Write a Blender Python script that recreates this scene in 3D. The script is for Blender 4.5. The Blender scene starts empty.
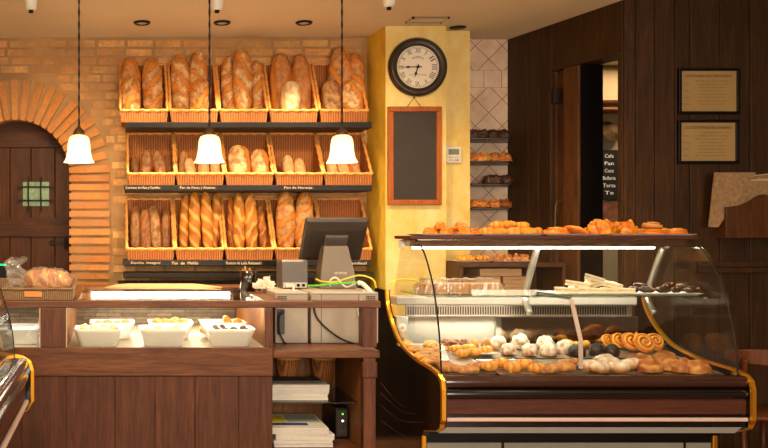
import bpy, bmesh, math, random
from mathutils import Vector, Matrix, Quaternion, noise, Euler
PI = math.pi
sc = bpy.context.scene
COL = sc.collection

# ------------------------------------------------------------------ camera
EYE = 1.43
cam_d = bpy.data.cameras.new('camera'); cam = bpy.data.objects.new('camera', cam_d); COL.objects.link(cam)
cam.location = (0, 0, EYE); cam.rotation_euler = (PI/2, 0, 0)
cam_d.sensor_width = 36; cam_d.lens = 900/768*36
cam_d.shift_x = (384-115)/768; cam_d.shift_y = 8/768
cam_d.clip_start = 0.05; cam_d.clip_end = 60
sc.camera = cam
# ------------------------------------------------------------------ world, exposure
sc.view_settings.view_transform = 'Standard'; sc.view_settings.look = 'None'
sc.view_settings.gamma = 1; sc.view_settings.use_curve_mapping = False
sc.view_settings.exposure = 0.0
w = bpy.data.worlds.new('world'); sc.world = w; w.use_nodes = True
w.node_tree.nodes['Background'].inputs[0].default_value = (0.9, 0.93, 1.0, 1)
w.node_tree.nodes['Background'].inputs[1].default_value = 2.0
# ------------------------------------------------------------------ large lights
def light(name, kind, loc, energy, color, rot=(0,0,0), **kw):
    d = bpy.data.lights.new(name, kind); d.energy = energy; d.color = color
    for k, v in kw.items(): setattr(d, k, v)
    o = bpy.data.objects.new(name, d); COL.objects.link(o); o.location = loc; o.rotation_euler = rot
    return o
WARM = (1.0, 0.72, 0.40)
# daylight through the two shop windows behind the camera
for wx in (0.4, 3.0):
    light('window_daylight', 'AREA', (wx, -1.42, 1.6), 85, (1.0, 0.88, 0.72), (PI/2, 0, 0), shape='RECTANGLE', size=1.5, size_y=1.5)
# ceiling lamps of the customer side (row of warm downlights out of view)
for lx, ly, e in ((-0.6, 2.9, 48), (1.3, 2.6, 44), (2.9, 3.0, 8)):
    light('ceiling_downlight_lamp', 'AREA', (lx, ly, 2.78), e, (1.0, 0.78, 0.5), (0, 0, 0), shape='DISK', size=0.5)

def X(px, Y): return (px-115)*Y/900
def Z(py, Y): return EYE-(py-232)*Y/900
def P(px, py, Y): return Vector((X(px, Y), Y, Z(py, Y)))

# ------------------------------------------------------------------ materials
def lin(c):
    return tuple(((v/255)/12.92 if v/255 <= 0.04045 else ((v/255+0.055)/1.055)**2.4) for v in c)+(1,)
class NT:
    def __init__(s, name):
        s.m = bpy.data.materials.new(name); s.m.use_nodes = True; s.t = s.m.node_tree; s.n = s.t.nodes
        s.b = s.n['Principled BSDF']; s.out = s.n['Material Output']
    def add(s, typ, **kw):
        n = s.n.new(typ)
        for k, v in kw.items(): setattr(n, k, v)
        return n
    def l(s, a, b): s.t.links.new(a, b)
    def coords(s, scale=(1,1,1), kind='Object'):
        tc = s.add('ShaderNodeTexCoord'); mp = s.add('ShaderNodeMapping'); mp.inputs['Scale'].default_value = scale
        s.l(tc.outputs[kind], mp.inputs['Vector']); return mp.outputs['Vector']
    def noise(s, vec, scale, detail=3, rough=0.55, dist=0.0):
        n = s.add('ShaderNodeTexNoise'); n.inputs['Scale'].default_value = scale; n.inputs['Detail'].default_value = detail
        n.inputs['Roughness'].default_value = rough; n.inputs['Distortion'].default_value = dist
        if vec: s.l(vec, n.inputs['Vector'])
        return n.outputs['Fac']
    def ramp(s, fac, stops):
        r = s.add('ShaderNodeValToRGB'); e = r.color_ramp.elements
        while len(e) < len(stops): e.new(0.5)
        for i, (p, c) in enumerate(stops): e[i].position = p; e[i].color = c
        s.l(fac, r.inputs['Fac']); return r.outputs['Color']
    def mix(s, fac, a, b, mode='MIX'):
        n = s.add('ShaderNodeMix', data_type='RGBA', blend_type=mode)
        for sock, v in ((n.inputs[0], fac), (n.inputs[6], a), (n.inputs[7], b)):
            if hasattr(v, 'is_output'): s.l(v, sock)
            else: sock.default_value = v
        return n.outputs[2]
    def bump(s, h, strength=0.3, dist=0.01):
        b = s.add('ShaderNodeBump'); b.inputs['Strength'].default_value = strength; b.inputs['Distance'].default_value = dist
        s.l(h, b.inputs['Height']); s.l(b.outputs['Normal'], s.b.inputs['Normal'])
    def set(s, rough=0.5, metal=0.0, **kw):
        s.b.inputs['Roughness'].default_value = rough; s.b.inputs['Metallic'].default_value = metal
        for k, v in kw.items(): s.b.inputs[k.replace('_', ' ')].default_value = v
M = {}
def plain(name, c, rough=0.5, metal=0.0, var=0.12, scale=20, bump=0.0, **kw):
    t = NT(name); f = t.noise(t.coords(), scale)
    a = lin(c); d = tuple(v*(1-var) for v in a[:3])+(1,); u = tuple(min(1, v*(1+var)) for v in a[:3])+(1,)
    t.l(t.ramp(f, [(0.3, d), (0.7, u)]), t.b.inputs['Base Color']); t.set(rough, metal, **kw)
    if bump: t.bump(f, bump, 0.004)
    M[name] = t.m; return t.m
def wood(name, dark, lite, axis='Z', rough=0.45, scale=1.0, coat=0.0):
    t = NT(name); s = {'Z': (14, 14, 1.1), 'X': (1.1, 14, 14), 'Y': (14, 1.1, 14)}[axis]
    v = t.coords(tuple(k*scale for k in s))
    f = t.noise(v, 2.2, 6, 0.6, 1.2); g = t.noise(v, 11, 4, 0.65, 0.3)
    base = t.ramp(f, [(0.25, lin(dark)), (0.5, lin(tuple((a+b)/2 for a, b in zip(dark, lite)))), (0.75, lin(lite))])
    fine = t.ramp(g, [(0.35, (0.55, 0.55, 0.55, 1)), (0.6, (1, 1, 1, 1))])
    att = t.add('ShaderNodeAttribute', attribute_name='tint')
    c = t.mix(0.6, base, fine, 'MULTIPLY')
    c2 = t.mix(1.0, c, att.outputs['Color'], 'MULTIPLY')
    t.l(c2, t.b.inputs['Base Color']); t.set(rough, 0, Coat_Weight=coat, Coat_Roughness=0.15, Specular_IOR_Level=0.25); t.bump(g, 0.12, 0.003)
    M[name] = t.m; return t.m
def emis(name, c, strength):
    t = NT(name); t.set(0.6); t.b.inputs['Base Color'].default_value = lin(c)
    t.b.inputs['Emission Color'].default_value = lin(c); t.b.inputs['Emission Strength'].default_value = strength
    M[name] = t.m; return t.m
def glass(name, tint=(0.93, 0.97, 0.95), refl=1.0, rough=0.02):
    t = NT(name); t.n.remove(t.b)
    tr = t.add('ShaderNodeBsdfTransparent'); tr.inputs[0].default_value = tint+(1,)
    gl = t.add('ShaderNodeBsdfGlossy'); gl.inputs['Roughness'].default_value = rough
    lw = t.add('ShaderNodeLayerWeight'); lw.inputs[0].default_value = 0.5     # Schlick reflectance, the same from both faces
    pw = t.add('ShaderNodeMath', operation='POWER'); t.l(lw.outputs['Facing'], pw.inputs[0]); pw.inputs[1].default_value = 5
    mu = t.add('ShaderNodeMath', operation='MULTIPLY_ADD'); t.l(pw.outputs[0], mu.inputs[0]); mu.inputs[1].default_value = 0.9*refl; mu.inputs[2].default_value = 0.04*refl
    mx = t.add('ShaderNodeMixShader'); t.l(mu.outputs[0], mx.inputs[0]); t.l(tr.outputs[0], mx.inputs[1]); t.l(gl.outputs[0], mx.inputs[2])
    t.l(mx.outputs[0], t.out.inputs['Surface']); M[name] = t.m; return t.m

wood('wall_wood', (42, 24, 9), (82, 51, 22), 'Z', 0.5)
wood('wall_wood_light', (64, 38, 18), (112, 68, 34), 'Z', 0.5)
wood('door_wood', (62, 32, 10), (108, 62, 22), 'Z', 0.5)
wood('door_wood_across', (58, 30, 10), (104, 58, 21), 'X', 0.5)
wood('counter_wood', (74, 40, 22), (122, 72, 43), 'Z', 0.42, 1.0, 0.08)
wood('counter_wood_across', (84, 47, 25), (136, 86, 50), 'X', 0.4, 1.0, 0.1)
wood('panel_wood', (70, 38, 22), (116, 68, 42), 'Z', 0.45, 1.0, 0.06)
wood('inner_wood', (120, 72, 34), (160, 102, 52), 'Z', 0.5)
wood('orange_frame_wood', (150, 76, 26), (192, 106, 44), 'Z', 0.5)
wood('shelf_wood', (46, 36, 26), (74, 58, 42), 'X', 0.5)
wood('reddish_laminate', (74, 38, 26), (100, 55, 38), 'X', 0.4)
wood('chair_wood', (84, 42, 16), (124, 66, 28), 'Z', 0.35)
plain('ceiling_paint', (224, 206, 172), 0.85, var=0.04, scale=2)
plain('plaster_plain', (200, 184, 150), 0.85, var=0.05, scale=3)
plain('black_metal', (24, 20, 18), 0.35, 0.6, var=0.1)
plain('iron', (40, 26, 18), 0.55, 0.5, var=0.2)
plain('black_gloss', (20, 13, 10), 0.16, 0.0, var=0.1, Coat_Weight=0.5)
plain('dark_brown_gloss', (58, 32, 24), 0.14, 0.0, var=0.08, Coat_Weight=0.6)
plain('gold', (232, 160, 40), 0.28, 0.75, var=0.08)
plain('groove_gold', (84, 66, 48), 0.5, 0.3, var=0.08)
plain('chrome', (196, 192, 186), 0.18, 1.0, var=0.03)
plain('grille_grey', (120, 106, 90), 0.4, 0.3, var=0.05)
plain('cool_white', (214, 220, 216), 0.35, 0.0, var=0.02)
plain('rail_grey', (164, 158, 146), 0.4, 0.0, var=0.03)
plain('steel', (186, 180, 170), 0.28, 0.9, var=0.05)
plain('mirror_steel', (170, 150, 130), 0.08, 1.0, var=0.05)
plain('white_enamel', (232, 228, 218), 0.35, 0, var=0.02)
plain('pinkish_enamel', (214, 186, 176), 0.35, 0, var=0.03)
plain('grey_panel', (150, 146, 132), 0.5, 0, var=0.05)
plain('porcelain', (240, 236, 226), 0.18, 0, var=0.01)
plain('brass_cap', (96, 74, 48), 0.4, 0.7, var=0.1)
plain('cord_black', (30, 20, 14), 0.7, 0)
plain('monitor_plastic', (52, 44, 40), 0.35, 0, var=0.05)
plain('stand_plastic', (110, 98, 86), 0.42, 0.1, var=0.04)
plain('printer_plastic', (84, 76, 72), 0.42, 0, var=0.04)
plain('port_grey', (176, 172, 164), 0.5, 0)
plain('pc_grey', (170, 158, 144), 0.55, 0, var=0.04)
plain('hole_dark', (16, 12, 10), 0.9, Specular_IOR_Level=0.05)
plain('cable_white', (226, 222, 206), 0.5)
plain('cable_yellow', (226, 206, 40), 0.5)
plain('cable_green', (90, 200, 50), 0.5)
plain('paper_white', (226, 220, 210), 0.8, var=0.04, scale=60)
plain('kraft_paper', (206, 168, 118), 0.75, var=0.05)
plain('tissue', (236, 226, 208), 0.85)
plain('cardboard', (176, 132, 92), 0.8, var=0.06, bump=0.1)
plain('chalkboard', (52, 42, 36), 0.7, var=0.15, scale=6)
plain('old_paper', (184, 146, 90), 0.6, var=0.06, scale=8)
plain('news_tan', (150, 116, 78), 0.7, var=0.3, scale=50)
plain('news_pale', (196, 170, 136), 0.7, var=0.1, scale=50)
plain('deck_grey', (150, 140, 122), 0.4, var=0.05)
plain('ink_brown', (90, 58, 30), 0.7)
plain('ink_black', (30, 24, 20), 0.7)
plain('white_text', (228, 214, 190), 0.6)
plain('red_ink', (150, 60, 40), 0.7)
plain('clock_rim', (58, 46, 32), 0.3, 0.3, var=0.15)
plain('clock_face', (246, 232, 208), 0.55, var=0.03)
plain('thermostat_white', (226, 218, 204), 0.5)
plain('lcd_grey', (120, 126, 108), 0.3)
plain('news_blue', (40, 50, 130), 0.7); plain('news_yellow', (226, 196, 40), 0.7); plain('news_dark', (70, 52, 44), 0.7, var=0.5, scale=40)
plain('basket_cutout', (222, 140, 70), 0.6)
plain('icing', (240, 228, 206), 0.6, var=0.05, scale=80, bump=0.3)
plain('chocolate', (50, 30, 24), 0.35, var=0.25, scale=60, bump=0.3)
plain('nut', (196, 140, 80), 0.5, var=0.2, scale=80)
plain('sandwich_bread', (248, 236, 206), 0.75, var=0.06, scale=60, bump=0.2)
plain('sandwich_crust', (206, 150, 84), 0.7, var=0.1)
plain('sponge', (222, 160, 90), 0.8, var=0.12, scale=90, bump=0.3)
plain('window_frame_paint', (80, 60, 44), 0.5)
plain('hat_straw', (120, 88, 50), 0.8, var=0.3, scale=60)
plain('cream_cabinet', (196, 164, 116), 0.6, var=0.04)
plain('menu_black', (36, 24, 22), 0.5)
plain('poster_red', (150, 96, 66), 0.6, var=0.5, scale=14)
plain('floor_board', (70, 46, 34), 0.5, var=0.2, scale=4)
emis('tube_white', (255, 238, 214), 16)
emis('tube_counter', (255, 238, 210), 22)
emis('led_green', (90, 255, 60), 3)
emis('led_teal', (0, 190, 110), 1.5)
emis('led_white', (235, 240, 255), 2)
emis('bulb', (255, 214, 150), 5)
emis('glow_letters', (240, 226, 196), 0.35)  # menu lettering is given a glow of its own, it is no lamp
emis('dim_bulb', (150, 120, 90), 0.5)
glass('clear_glass', (0.97, 0.975, 0.96)); glass('thin_glass', (0.97, 0.98, 0.97), 0.8)
glass('shelf_glass', (0.80, 0.92, 0.86), 1.0)
glass('plastic_film', (0.97, 0.96, 0.94), 2.6, 0.14)
q = M['plastic_film'].node_tree; o_ = q.nodes['Material Output']; prev = o_.inputs[0].links[0].from_socket
df = q.nodes.new('ShaderNodeBsdfDiffuse'); df.inputs[0].default_value = (0.9, 0.88, 0.84, 1); m2 = q.nodes.new('ShaderNodeMixShader'); m2.inputs[0].default_value = 0.11
q.links.new(prev, m2.inputs[1]); q.links.new(df.outputs[0], m2.inputs[2]); q.links.new(m2.outputs[0], o_.inputs[0])
# pendant shades: frosted glass lit from the bulb within
t = NT('shade_glass'); t.b.inputs['Base Color'].default_value = lin((255, 244, 222)); t.set(0.4)
tl = t.add('ShaderNodeBsdfTranslucent'); tl.inputs[0].default_value = (1.0, 0.93, 0.78, 1)
mx = t.add('ShaderNodeMixShader'); mx.inputs[0].default_value = 0.75; t.l(t.b.outputs[0], mx.inputs[1]); t.l(tl.outputs[0], mx.inputs[2])
em = t.add('ShaderNodeEmission'); em.inputs[0].default_value = (1.0, 0.86, 0.62, 1); em.inputs[1].default_value = 0.30
ad = t.add('ShaderNodeAddShader'); t.l(mx.outputs[0], ad.inputs[0]); t.l(em.outputs[0], ad.inputs[1])
t.l(ad.outputs[0], t.out.inputs['Surface']); M['shade_glass'] = t.m
# green pane of the old door, with a faint glow put into it
t = NT('green_pane'); f = t.noise(t.coords(), 30); t.l(t.ramp(f, [(0.3, lin((92, 120, 84))), (0.7, lin((150, 172, 128)))]), t.b.inputs['Base Color']); t.set(0.3)
t.b.inputs['Emission Color'].default_value = lin((120, 150, 100)); t.b.inputs['Emission Strength'].default_value = 0.25; M['green_pane'] = t.m
# brick: one tint per brick from the mesh, speckled
t = NT('brick'); v = t.coords(); f = t.noise(v, 45, 5, 0.7); g = t.noise(v, 5, 3)
att = t.add('ShaderNodeAttribute', attribute_name='tint')
sp = t.ramp(f, [(0.3, (0.62, 0.55, 0.5, 1)), (0.6, (1, 1, 1, 1))]); c = t.mix(0.7, att.outputs['Color'], sp, 'MULTIPLY')
dirt = t.ramp(g, [(0.42, (0, 0, 0, 1)), (0.75, (1, 1, 1, 1))]); c = t.mix(dirt, c, lin((176, 134, 92)))
t.l(c, t.b.inputs['Base Color']); t.set(0.9); t.bump(f, 0.5, 0.006); M['brick'] = t.m
t = NT('mortar'); v = t.coords(); f = t.noise(v, 30, 5, 0.7); g = t.noise(v, 3, 3)
c = t.ramp(g, [(0.3, lin((158, 120, 78))), (0.7, lin((204, 162, 108)))]); t.l(c, t.b.inputs['Base Color']); t.set(0.95); t.bump(f, 0.6, 0.008); M['mortar'] = t.m
# yellow sponge-painted plaster
def sponge_paint(name, a, b, c, bias):
    t = NT(name); v = t.coords((1, 1, 0.6)); f = t.noise(v, 3.4, 6, 0.6, 0.8); g = t.noise(v, 14, 4, 0.7)
    k = t.mix(0.3, t.ramp(f, [(bias-0.14, lin(a)), (bias+0.06, lin(b)), (bias+0.2, lin(c))]), t.ramp(g, [(0.35, lin(a)), (0.65, lin(c))]))
    t.l(k, t.b.inputs['Base Color']); t.set(0.8); t.bump(g, 0.15, 0.003); M[name] = t.m
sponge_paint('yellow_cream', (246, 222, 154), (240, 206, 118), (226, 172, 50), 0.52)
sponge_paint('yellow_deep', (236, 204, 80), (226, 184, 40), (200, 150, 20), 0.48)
# diagonal stone tiles with a band of straight ones (band height set from the wall's own coordinates)
t = NT('wall_tile'); tc = t.add('ShaderNodeTexCoord'); sep = t.add('ShaderNodeSeparateXYZ'); t.l(tc.outputs['Object'], sep.inputs[0])
def grid(t, u, v, size, line):
    outs = []
    for q in (u, v):
        d = t.add('ShaderNodeMath', operation='DIVIDE'); t.l(q, d.inputs[0]); d.inputs[1].default_value = size
        fr = t.add('ShaderNodeMath', operation='FRACT'); t.l(d.outputs[0], fr.inputs[0])
        s1 = t.add('ShaderNodeMath', operation='SUBTRACT'); t.l(fr.outputs[0], s1.inputs[0]); s1.inputs[1].default_value = 0.5
        ab = t.add('ShaderNodeMath', operation='ABSOLUTE'); t.l(s1.outputs[0], ab.inputs[0])
        gt = t.add('ShaderNodeMath', operation='GREATER_THAN'); t.l(ab.outputs[0], gt.inputs[0]); gt.inputs[1].default_value = 0.5-line
        outs.append(gt.outputs[0])
    m = t.add('ShaderNodeMath', operation='MAXIMUM'); t.l(outs[0], m.inputs[0]); t.l(outs[1], m.inputs[1]); return m.outputs[0]
def op(t, o, a, b):
    n = t.add('ShaderNodeMath', operation=o)
    for s, q in ((n.inputs[0], a), (n.inputs[1], b)):
        if hasattr(q, 'is_output'): t.l(q, s)
        else: s.default_value = q
    return n.outputs[0]
xx, zz = sep.outputs['X'], sep.outputs['Z']
D1 = grid(t, op(t, 'ADD', xx, zz), op(t, 'SUBTRACT', xx, zz), 0.19, 0.02)
D2 = grid(t, xx, op(t, 'ADD', zz, 0.0425), 0.125, 0.018)
band = op(t, 'LESS_THAN', op(t, 'ABSOLUTE', op(t, 'SUBTRACT', zz, 2.52), 0), 0.0625)
gf = op(t, 'ADD', op(t, 'MULTIPLY', D2, band), op(t, 'MULTIPLY', D1, op(t, 'SUBTRACT', 1.0, band)))
f = t.noise(tc.outputs['Object'], 6, 5, 0.65)
c = t.mix(gf, t.ramp(f, [(0.3, lin((214, 176, 144))), (0.7, lin((246, 216, 186)))]), lin((150, 118, 90)))
t.l(c, t.b.inputs['Base Color']); t.set(0.6); M['wall_tile'] = t.m
# floor tiles
t = NT('floor_tile'); br = t.add('ShaderNodeTexBrick'); t.l(t.coords((1, 1, 1)), br.inputs['Vector']); br.offset = 0
br.inputs['Scale'].default_value = 1.0; br.inputs['Brick Width'].default_value = 0.4; br.inputs['Row Height'].default_value = 0.4; br.inputs['Mortar Size'].default_value = 0.006
br.inputs['Color1'].default_value = lin((120, 84, 60)); br.inputs['Color2'].default_value = lin((138, 98, 70)); br.inputs['Mortar'].default_value = lin((80, 64, 50))
t.l(br.outputs[0], t.b.inputs['Base Color']); t.set(0.45); M['floor_tile'] = t.m
# rough stone slips behind the counter vitrine
t = NT('stone_slips'); br = t.add('ShaderNodeTexBrick'); t.l(t.coords((1, 1, 1)), br.inputs['Vector'])
mp = br.inputs['Vector'].links[0].from_node; mp.inputs['Rotation'].default_value = (PI/2, 0, 0)
br.inputs['Scale'].default_value = 1.0; br.inputs['Brick Width'].default_value = 0.16; br.inputs['Row Height'].default_value = 0.022; br.inputs['Mortar Size'].default_value = 0.002
br.inputs['Color1'].default_value = lin((92, 76, 58)); br.inputs['Color2'].default_value = lin((140, 118, 90)); br.inputs['Mortar'].default_value = lin((50, 40, 30))
f = t.noise(t.coords(), 30, 5); t.l(t.mix(0.7, br.outputs[0], t.ramp(f, [(0.3, (0.35, 0.33, 0.3, 1)), (0.7, (1, 1, 1, 1))]), 'MULTIPLY'), t.b.inputs['Base Color']); t.set(0.3); t.bump(f, 0.5, 0.006); M['stone_slips'] = t.m
# wicker
def wicker(name, a, b, k=1.0):
    t = NT(name); tc = t.add('ShaderNodeTexCoord'); sep = t.add('ShaderNodeSeparateXYZ'); t.l(tc.outputs['Object'], sep.inputs[0])
    u = op(t, 'ADD', sep.outputs['X'], sep.outputs['Y'])
    su = op(t, 'SINE', op(t, 'MULTIPLY', u, 2*PI/0.0165*k), 0); sz = op(t, 'SINE', op(t, 'MULTIPLY', sep.outputs['Z'], 2*PI/0.013*k), 0)
    h = op(t, 'ADD', op(t, 'MULTIPLY', op(t, 'MULTIPLY', su, sz), 0.5), 0.5)
    rib = op(t, 'ADD', op(t, 'MULTIPLY', su, 0.5), 0.5)
    hh = op(t, 'ADD', op(t, 'MULTIPLY', h, 0.35), op(t, 'MULTIPLY', rib, 0.65))
    n = t.noise(tc.outputs['Object'], 60, 3)
    c = t.ramp(op(t, 'ADD', op(t, 'MULTIPLY', hh, 0.75), op(t, 'MULTIPLY', n, 0.25)), [(0.22, lin(a)), (0.62, lin(b))])
    t.l(c, t.b.inputs['Base Color']); t.set(0.6); t.bump(hh, 0.8, 0.006); M[name] = t.m
wicker('wicker', (112, 62, 24), (190, 114, 50))
wicker('wicker_grey', (100, 72, 46), (166, 130, 92), 1.7)
plain('wicker_rim', (230, 160, 80), 0.5, var=0.25, scale=90, bump=0.4)
# bread crusts: attribute 'tint'.r = flour, .g = open cut, .b = dark ridge
def crust(name, base, dark, cut, flour, lo=0.12):
    t = NT(name); v = t.coords(); f = t.noise(v, 9, 4, 0.6); g = t.noise(v, 70, 4, 0.7); h = t.noise(v, 24, 4, 0.7, 0.6)
    at = t.add('ShaderNodeAttribute', attribute_name='tint'); sp = t.add('ShaderNodeSeparateColor'); t.l(at.outputs['Color'], sp.inputs[0])
    c = t.ramp(f, [(0.3, lin(dark)), (0.65, lin(base))])
    c = t.mix(sp.outputs[1], c, lin(cut)); c = t.mix(op(t, 'MULTIPLY', sp.outputs[2], 0.8), c, lin(dark))
    fl = op(t, 'MULTIPLY', sp.outputs[0], op(t, 'MULTIPLY', t.ramp(h, [(0.36, (lo,)*3+(1,)), (0.56, (1, 1, 1, 1))]), 1.0))
    c = t.mix(fl, c, lin(flour)); t.l(c, t.b.inputs['Base Color']); t.set(0.55); t.bump(g, 0.5, 0.004); M[name] = t.m
crust('crust_brown', (204, 114, 34), (138, 70, 18), (230, 148, 50), (246, 208, 146))
crust('crust_dark', (150, 82, 34), (88, 44, 18), (184, 108, 46), (206, 158, 98))
crust('crust_black', (74, 44, 28), (40, 24, 18), (96, 58, 34), (120, 90, 66))
crust('crust_gold', (218, 136, 40), (166, 88, 18), (244, 192, 96), (240, 206, 140))
crust('crust_pale', (230, 178, 106), (196, 134, 66), (240, 206, 140), (244, 224, 184))
crust('pastry', (240, 136, 24), (180, 84, 10), (252, 190, 76), (244, 236, 222))
crust('pastry_bun', (206, 128, 62), (150, 80, 34), (236, 176, 96), (250, 244, 232))
crust('pastry_sugar', (206, 134, 72), (160, 92, 44), (226, 164, 92), (255, 250, 240), 0.4)
for k in ('pastry',): M[k].node_tree.nodes['Principled BSDF'].inputs['Roughness'].default_value = 0.28
# ------------------------------------------------------------------ mesh building
class MB:
    def __init__(s): s.v = []; s.f = []; s.c = []; s.cur = (1, 1, 1); s.fm = []; s.mi = 0
    def slot(s, i): s.fm += [s.mi]*(len(s.f)-len(s.fm)); s.mi = i; return s
    def vert(s, p, c=None): s.v.append(tuple(p)); s.c.append(c or s.cur); return len(s.v)-1
    def box(s, x0, x1, y0, y1, z0, z1, c=None):
        i = len(s.v)
        for z in (z0, z1):
            for x, y in ((x0, y0), (x1, y0), (x1, y1), (x0, y1)): s.vert((x, y, z), c)
        s.f += [(i, i+3, i+2, i+1), (i+4, i+5, i+6, i+7), (i, i+1, i+5, i+4), (i+1, i+2, i+6, i+5), (i+2, i+3, i+7, i+6), (i+3, i, i+4, i+7)]
        return s
    def hexa(s, bot, top, c=None):
        i = len(s.v)
        for p in list(bot)+list(top): s.vert(p, c)
        s.f += [(i+3, i+2, i+1, i), (i+4, i+5, i+6, i+7)]+[(i+k, i+(k+1) % 4, i+4+(k+1) % 4, i+4+k) for k in range(4)]
        return s
    def loft(s, rings, cap=True, closed=True, cols=None):
        n = len(rings[0]); i0 = len(s.v)
        for a, r in enumerate(rings):
            for b, p in enumerate(r): s.vert(p, cols[a][b] if cols else None)
        m = n if closed else n-1
        for a in range(len(rings)-1):
            for b in range(m):
                s.f.append((i0+a*n+b, i0+a*n+(b+1) % n, i0+(a+1)*n+(b+1) % n, i0+(a+1)*n+b))
        if cap and closed:
            s.f.append(tuple(i0+b for b in reversed(range(n)))); s.f.append(tuple(i0+(len(rings)-1)*n+b for b in range(n)))
        return s
    def cyl(s, p0, p1, r0, r1=None, n=16, c=None):
        return s.tube([p0, p1], [r0, r0 if r1 is None else r1], n, c)
    def tube(s, pts, rad, n=8, c=None, twist=0, amp=0.0, closed=False):
        pts = [Vector(p) for p in pts]
        if not isinstance(rad, (list, tuple)): rad = [rad]*len(pts)
        rings = []; up = None; m = len(pts)
        for i, p in enumerate(pts):
            if closed: d = pts[(i+1) % m]-pts[(i-1) % m]
            else: d = pts[min(i+1, m-1)]-pts[max(i-1, 0)]
            if d.length < 1e-9: d = Vector((0, 0, 1))
            d.normalize()
            if up is None: up = Vector((0, 0, 1)) if abs(d.z) < 0.9 else Vector((1, 0, 0))
            a = up-d*up.dot(d)
            if a.length < 1e-6: a = Vector((0, 1, 0))-d*d.y
            a.normalize(); b = d.cross(a); up = a
            rings.append([p+(a*math.cos(2*PI*k/n)+b*math.sin(2*PI*k/n))*rad[i]*(1+amp*math.sin(2*(2*PI*k/n)+i*twist)) for k in range(n)])
        sv = s.cur
        if c: s.cur = c
        if closed: s.loft(rings+[rings[0]], cap=False)
        else: s.loft(rings)
        s.cur = sv; return s
    def lathe(s, prof, c=(0, 0, 0), n=24, axis='Z', cap=True, col=None):
        cx, cy, cz = c; rings = []
        for r, h in prof:
            R = []
            for k in range(n):
                a = 2*PI*k/n; u, v = r*math.cos(a), r*math.sin(a)
                R.append({'Z': (cx+u, cy+v, cz+h), 'Y': (cx+u, cy-h, cz+v), 'X': (cx+h, cy+u, cz+v)}[axis])
            rings.append(R)
        sv = s.cur
        if col: s.cur = col
        s.loft(rings, cap=cap); s.cur = sv; return s
    def prism(s, poly, a0, a1, axis='X', c=None):
        # poly of 2-D points: (y,z) along X, (x,z) along Y, (x,y) along Z
        f = {'X': lambda p, a: (a, p[0], p[1]), 'Y': lambda p, a: (p[0], a, p[1]), 'Z': lambda p, a: (p[0], p[1], a)}[axis]
        sv = s.cur
        if c: s.cur = c
        s.loft([[f(p, a0) for p in poly], [f(p, a1) for p in poly]]); s.cur = sv; return s
    def add(s, o, mat=None):
        i = len(s.v)
        for p, c in zip(o.v, o.c): s.v.append(tuple(mat @ Vector(p)) if mat else p); s.c.append(c)
        s.f += [tuple(i+k for k in f) for f in o.f]; return s
    def build(s, name, mat, parent=None, origin=None, bevel=0, seg=2, smooth=False, label=None):
        o0 = Vector(origin) if origin is not None else (wloc(parent) if parent else Vector((0, 0, 0)))
        me = bpy.data.meshes.new(name); me.from_pydata([tuple(Vector(p)-o0) for p in s.v], [], s.f)
        at = me.color_attributes.new('tint', 'FLOAT_COLOR', 'POINT')
        for i, c in enumerate(s.c): at.data[i].color = (c[0], c[1], c[2], 1)
        s.slot(0)
        if any(s.fm): me.polygons.foreach_set('material_index', s.fm)
        bm = bmesh.new(); bm.from_mesh(me)
        bmesh.ops.recalc_face_normals(bm, faces=bm.faces)
        if bevel:
            es = [e for e in bm.edges if len(e.link_faces) == 2 and e.calc_face_angle(0) > 0.5]
            if es: bmesh.ops.bevel(bm, geom=es, offset=bevel, segments=seg, affect='EDGES', profile=0.5, clamp_overlap=True)
        bm.to_mesh(me); bm.free()
        if smooth:
            for p in me.polygons: p.use_smooth = True
        for q in (mat if isinstance(mat, (list, tuple)) else [mat]): me.materials.append(M[q])
        o = bpy.data.objects.new(name, me); COL.objects.link(o)
        if parent: o.parent = parent; o.location = o0-wloc(parent)
        else: o.location = o0
        if label: o['label'] = label
        return o
def wloc(o):
    v = Vector((0, 0, 0))
    while o is not None: v = v+o.location; o = o.parent
    return v
def thing(name, label, cat, loc=(0, 0, 0), group=None, rz=0):
    o = bpy.data.objects.new(name, None); COL.objects.link(o); o.location = loc; o.rotation_euler[2] = rz; o.empty_display_size = 0.05
    return tag(o, label, cat, group)
def tag(o, label, cat, group=None):
    o['label'] = label; o['category'] = cat
    if group: o['group'] = group
    return o
def struct(o): o['kind'] = 'structure'; return o
def dup(root, loc=None, rz=None, label=None, group=None):
    r = root.copy(); COL.objects.link(r)
    if loc is not None: r.location = loc
    if rz is not None: r.rotation_euler = (0, 0, rz)
    if label: r['label'] = label
    if group: r['group'] = group
    for ch in list(root.children):
        c = ch.copy(); COL.objects.link(c); c.parent = r
        for g in list(ch.children):
            d = g.copy(); COL.objects.link(d); d.parent = c
    return r
def smooth_pts(pts, n=6):
    pts = [Vector(p) for p in pts]; out = []
    for i in range(len(pts)-1):
        p0 = pts[max(i-1, 0)]; p1 = pts[i]; p2 = pts[i+1]; p3 = pts[min(i+2, len(pts)-1)]
        for k in range(n):
            t = k/n
            out.append(0.5*((2*p1)+(p2-p0)*t+(2*p0-5*p1+4*p2-p3)*t*t+(3*p1-p0-3*p2+p3)*t**3))
    out.append(pts[-1]); return out
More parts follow.
